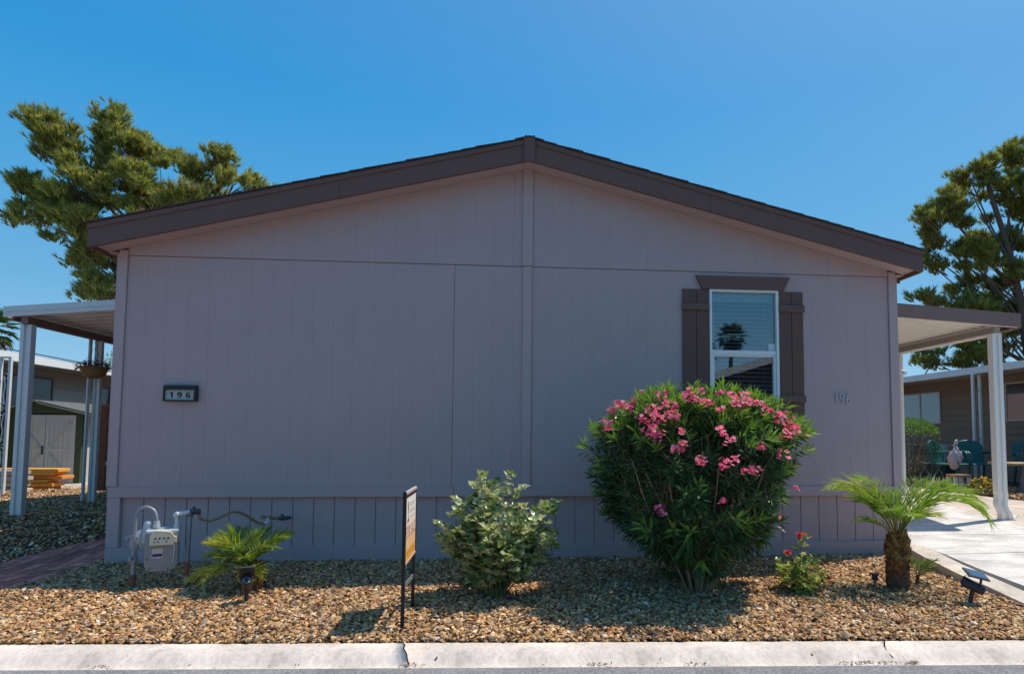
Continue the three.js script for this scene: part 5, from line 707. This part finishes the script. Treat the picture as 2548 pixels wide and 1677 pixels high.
{ // furniture in the neighbour's yard
  const yb = driveY(-3) - 0.0, gm = mat(0.012, 0.11, 0.10, 0.45);
  const labels = ['green plastic armchair with a plastic bag hung on its back', 'green plastic armchair left of the white awning post', 'green plastic armchair behind the carport post at the right'];
  [[8.15, -4.75, 0.5], [8.75, -4.85, -0.2], [9.35, -4.2, -0.5]].forEach(([x, z, a], k) => {
    const t = thing('plastic_chair', labels[k], 'chair', [x, yb, z], 'green plastic chairs'); t.rotation.y = a;
    part(t, 'seat', box(-0.24, 0.24, 0.4, 0.43, -0.22, 0.24, 0.012), gm);
    const bs = new THREE.Shape(); bs.moveTo(-0.24, 0); bs.lineTo(0.24, 0); bs.lineTo(0.26, 0.3); bs.quadraticCurveTo(0.24, 0.44, 0, 0.45); bs.quadraticCurveTo(-0.24, 0.44, -0.26, 0.3); for (let q = -1; q <= 1; q++) { const h = new THREE.Path(); h.moveTo(q * 0.13 - 0.03, 0.08); h.lineTo(q * 0.13 + 0.03, 0.08); h.lineTo(q * 0.13 + 0.03, 0.34); h.lineTo(q * 0.13 - 0.03, 0.34); if (k !== 1) bs.holes.push(h); }
    const bk = part(t, 'backrest', new THREE.ExtrudeGeometry(bs, { depth: 0.025, bevelEnabled: true, bevelSize: 0.006, bevelThickness: 0.006, bevelSegments: 1 }), gm); bk.position.set(0, 0.42, -0.24); bk.rotation.x = -0.2;
    for (const s of [-1, 1]) { part(t, 'leg', rod([s * 0.26, 0, 0.24], [s * 0.23, 0.42, 0.2], 0.024, 6), gm); part(t, 'leg', rod([s * 0.26, 0, -0.3], [s * 0.23, 0.42, -0.2], 0.024, 6), gm); part(t, 'armrest', tube([[s * 0.25, 0.62, -0.3], [s * 0.28, 0.64, -0.05], [s * 0.28, 0.63, 0.2], [s * 0.26, 0.42, 0.25]], 0.024, 16, 6), gm); }
  });
  { const t = thing('plastic_bag', 'translucent white and pink plastic bag hanging on a green chair', 'bag', [8.02, yb + 0.55, -4.45]); const g = new THREE.SphereGeometry(0.13, 18, 14), p = g.attributes.position; for (let i = 0; i < p.count; i++) { const y = p.getY(i) / 0.13, k = 1 - 0.55 * smooth(y, 0.1, 1), w = 0.02 * Math.sin(p.getX(i) * 60) * Math.cos(y * 9); p.setXYZ(i, p.getX(i) * k + w + 0.03 * y, p.getY(i) * 1.7, p.getZ(i) * k * 0.55 + w); } g.computeVertexNormals(); part(t, 'sack', g, new THREE.MeshPhysicalMaterial({ color: C(0.66, 0.55, 0.56), roughness: 0.6, transmission: 0.35, thickness: 0, side: THREE.DoubleSide })); part(t, 'handles', merge([tube([[-0.02, 0.2, 0], [0.0, 0.3, 0.02], [0.05, 0.32, 0], [0.06, 0.24, -0.02]], 0.012, 14, 5)]), mat(0.7, 0.66, 0.66, 0.6)); }
  { const t = thing('wooden_stool', 'small white stool with worn wooden seat beside the yellow flowers', 'stool', [7.55, yb - 0.02, -3.75]); part(t, 'seat', box(-0.15, 0.15, 0.27, 0.31, -0.12, 0.12, 0.005), mat(0.26, 0.14, 0.07, 0.8)); for (const [x, z] of [[-1, -1], [1, -1], [-1, 1], [1, 1]]) part(t, 'leg', box(x * 0.12 - 0.03, x * 0.12 + 0.03, 0, 0.2695, z * 0.09 - 0.02, z * 0.09 + 0.02, 0.003), mat(0.5, 0.52, 0.54, 0.7)); }
  { const t = thing('folding_chair', 'grey metal folding chair frame beside the clipped hedge', 'chair', [8.05, yb, -5.2]); const m = mat(0.35, 0.38, 0.42, 0.4, { metalness: 0.5 }); for (const s of [-1, 1]) { part(t, 'leg', rod([-0.2, 0, s * 0.2], [0.18, 0.5, s * 0.2], 0.012, 6), m); part(t, 'leg', rod([0.2, 0, s * 0.2], [-0.16, 0.78, s * 0.2], 0.012, 6), m); } part(t, 'seat', box(-0.16, 0.16, 0.4, 0.42, -0.2, 0.2, 0.006), mat(0.04, 0.045, 0.05, 0.7)); part(t, 'backrest', box(-0.17, -0.15, 0.58, 0.76, -0.2, 0.2, 0.006), mat(0.04, 0.045, 0.05, 0.7)); }
  { const t = thing('white_bucket', 'white bucket standing on a stand behind the green chairs', 'bucket', [8.95, yb + 0.42, -6.1]); part(t, 'pail', new THREE.LatheGeometry([[0, 0], [0.12, 0], [0.145, 0.32], [0.155, 0.325], [0.155, 0.345], [0.14, 0.345]].map(([a, b]) => new THREE.Vector2(a, b)), 20), mat(0.55, 0.54, 0.52, 0.6)); part(t, 'stand', box(-0.22, 0.22, -0.42, -0.002, -0.2, 0.2, 0.01), mat(0.05, 0.05, 0.05, 0.8)); }
  { const t = thing('wooden_table', 'low wooden table with grey legs at the right edge', 'table', [8.75, yb - 0.03, -3.35]); part(t, 'table_top', box(-0.75, 0.9, 0.5, 0.54, -0.3, 0.3, 0.006), mat(0.36, 0.25, 0.14, 0.8, { bumpMap: grainH, bumpScale: 0.003 })); for (const [x, z] of [[-0.6, -0.2], [-0.55, 0.2], [0.6, 0.2], [0.6, -0.2]]) part(t, 'leg', rod([x * 1.05, 0, z], [x * 0.92, 0.5, z], 0.045, 4), mat(0.16, 0.16, 0.17, 0.8)); }
  { const r = rng(95), so = new Soup(), t = thing('potted_plant', 'dark leafy potted plant on the low wooden table', 'plant', [8.62, yb + 0.515, -3.35]); part(t, 'pot', new THREE.CylinderGeometry(0.09, 0.07, 0.12, 14).translate(0, 0.06, 0), mat(0.02, 0.1, 0.09, 0.5)); for (let i = 0; i < 160; i++) { const a = r() * 6.28, d = V(Math.cos(a), 0.3 + r(), Math.sin(a)).normalize(); so.leaf(V(d.x * 0.1 * r(), 0.12 + 0.08 * r(), d.z * 0.1 * r()), d, V(-d.z, 0, d.x), 0.1, 0.03, vary(C(0.03, 0.08, 0.05), r, 0.5), 0.004, 0.03); } part(t, 'foliage', so.geo(), leafMat({ transmission: 0.2 }), true); }
}
// ---------------------------------------------------------------- far things
function fanPalm(t, r, h, R, n, lean = 0) {
  part(t, 'trunk', taper([V(0, -0.3, 0), V(lean * 0.3, h * 0.5, 0), V(lean, h, 0)], 0.26, 0.17, 8), mat(0.2, 0.15, 0.11, 0.95));
  for (let k = 0; k < n; k++) { const so = new Soup(), az = k * 2.4 + r() * 0.4, rise = 1.35 - 2.6 * (k / n), d = V(Math.cos(az) * Math.cos(rise), Math.sin(rise), Math.sin(az) * Math.cos(rise)), side = V(-Math.sin(az), 0, Math.cos(az)), o = V(lean, h, 0), c = o.clone().addScaledVector(d, R * 0.5), dry = k > n * 0.7, col = dry ? C(0.26, 0.18, 0.09) : C(0.08, 0.14, 0.04); so.leaf(o, d, side, R * 0.52, 0.05, C(0.2, 0.2, 0.08)); for (let j = -7; j <= 7; j++) { const a = j * 0.19, dd = d.clone().multiplyScalar(Math.cos(a)).addScaledVector(side, Math.sin(a)).normalize(); so.leaf(c, dd, V().crossVectors(dd, d).add(side).normalize(), R * 0.55 * (1 - 0.03 * Math.abs(j)), 0.1 * R / 1.5, vary(col, r, 0.4), 0, R * (0.1 + 0.1 * r())); } part(t, 'frond', so.geo(), leafMat({ transmission: 0.25 })); }
}
fanPalm(thing('fan_palm', 'distant fan palm showing at the left edge of the picture', 'palm', [-38.9, 0, -45], 'fan palms'), rng(111), 8.9, 2.1, 30);
{ const r = rng(121), so = new Soup(), t = thing('distant_tree', 'light green tree top behind the hanging basket', 'tree', [-17.6, 0, -24]); part(t, 'trunk', taper([V(0, 0, 0), V(0.1, 2, 0), V(0, 4, 0)], 0.16, 0.06, 6), barkM); for (let i = 0; i < 3800; i++) { const a = r() * 6.28, R = 1.9 * Math.sqrt(r()), h = 3.1 + 1.75 * r() * (1 - Math.pow(R / 2.1, 2)) , p = V(Math.cos(a) * R, h + (r() - 0.5) * 0.25, Math.sin(a) * R), d = V(r() - 0.5, r() - 0.2, r() - 0.5).normalize(); so.leaf(p, d, V(-d.z, 0.1, d.x).normalize(), 0.14, 0.06, vary(C(0.16, 0.25, 0.04), r, 0.5), 0.005, 0.02); } part(t, 'crown', so.geo(), leafMat({ transmission: 0.35 }), true); }
{ const t = thing('street_lamp', 'distant street lamp arm above the tan house roof', 'street lamp', [32.2, 0, -40]); const m = mat(0.12, 0.13, 0.15, 0.5); part(t, 'pole', rod([0, 0, 0], [0, 5.7, 0], 0.09, 8, 0.06), m); part(t, 'arm', tube([[0, 5.6, 0], [0.05, 6.1, 0], [0.35, 6.5, 0], [0.9, 6.62, 0], [1.3, 6.58, 0]], 0.045, 24, 6), m); const h = new THREE.SphereGeometry(0.22, 12, 8); h.scale(1.4, 0.45, 0.7); part(t, 'lamp_head', h.translate(1.45, 6.52, 0), mat(0.45, 0.46, 0.47, 0.4)); }
// across the street, behind the photographer: what the window mirrors
for (const [x, z, h, R, lb] of [[20.3, 50, 10.2, 1.55, 'tall fan palm across the street, mirrored in the middle of the upper window pane'], [16.2, 46, 8.2, 1.5, 'shorter fan palm across the street, mirrored at the left of the upper window pane']]) fanPalm(thing('fan_palm', lb, 'palm', [x, 0, z], 'fan palms'), rng(130 + x), h, R, 40, 0.3);
{
  const t = thing('house_across_street', 'brown gabled house across the street, mirrored in the window', 'house', [0, 0, 15]), br = mat(0.12, 0.085, 0.07, 0.85), wh = mat(0.6, 0.6, 0.58, 0.6);
  part(t, 'wall', prism([[6.9, 0], [14.5, 0], [14.5, 3.2], [10.7, 4.35], [6.9, 3.2]], 0, 9), br);
  for (const s of [-1, 1]) { const m = part(t, 'roof', box(s < 0 ? -4.7 : 0, s < 0 ? 0 : 4.7, 0, 0.16, -0.7, 9.5), mat(0.3, 0.28, 0.26, 0.9)); m.position.set(10.7, 4.38, 0); m.rotation.z = -s * 0.29; const f = part(t, 'fascia', box(s < 0 ? -4.72 : 0, s < 0 ? 0 : 4.72, -0.12, 0.12, -0.74, -0.701), wh); f.position.set(10.7, 4.42, 0); f.rotation.z = -s * 0.29; }
  part(t, 'carport_fascia', box(1.5, 6.9, 3.15, 3.4, -0.5, -0.42), wh); part(t, 'carport_roof', box(1.5, 6.89, 3.3, 3.36, -0.419, 8), wh); part(t, 'carport_wall', box(1.6, 1.8, 0, 3.15, 0, 8), br); part(t, 'carport_back', box(1.8, 6.89, 0, 3.15, 6, 6.2), br);
  const w = grp(t, 'window'); part(w, 'frame', box(8.6, 9.8, 1.0, 2.2, -0.03, -0.001), wh); part(w, 'pane', box(8.68, 9.72, 1.08, 2.12, -0.04, -0.0305), mat(0.05, 0.06, 0.07, 0.1));
  const kb = new THREE.Mesh(box(-60, 60, -0.16, 0.0, 0, 0.3), mat(0.93, 0.92, 0.92, 0.85, { map: concrete })); kb.name = 'far_kerb'; kb.userData.kind = 'structure'; kb.position.set(0, 0, kerbZ(0) + 8.6); kb.rotation.y = -0.0555; kb.castShadow = kb.receiveShadow = true; scene.add(kb);
}
scene.traverse((o) => { if (o.isMesh) o.castShadow = o.receiveShadow = true; });
renderer.render(scene, camera);
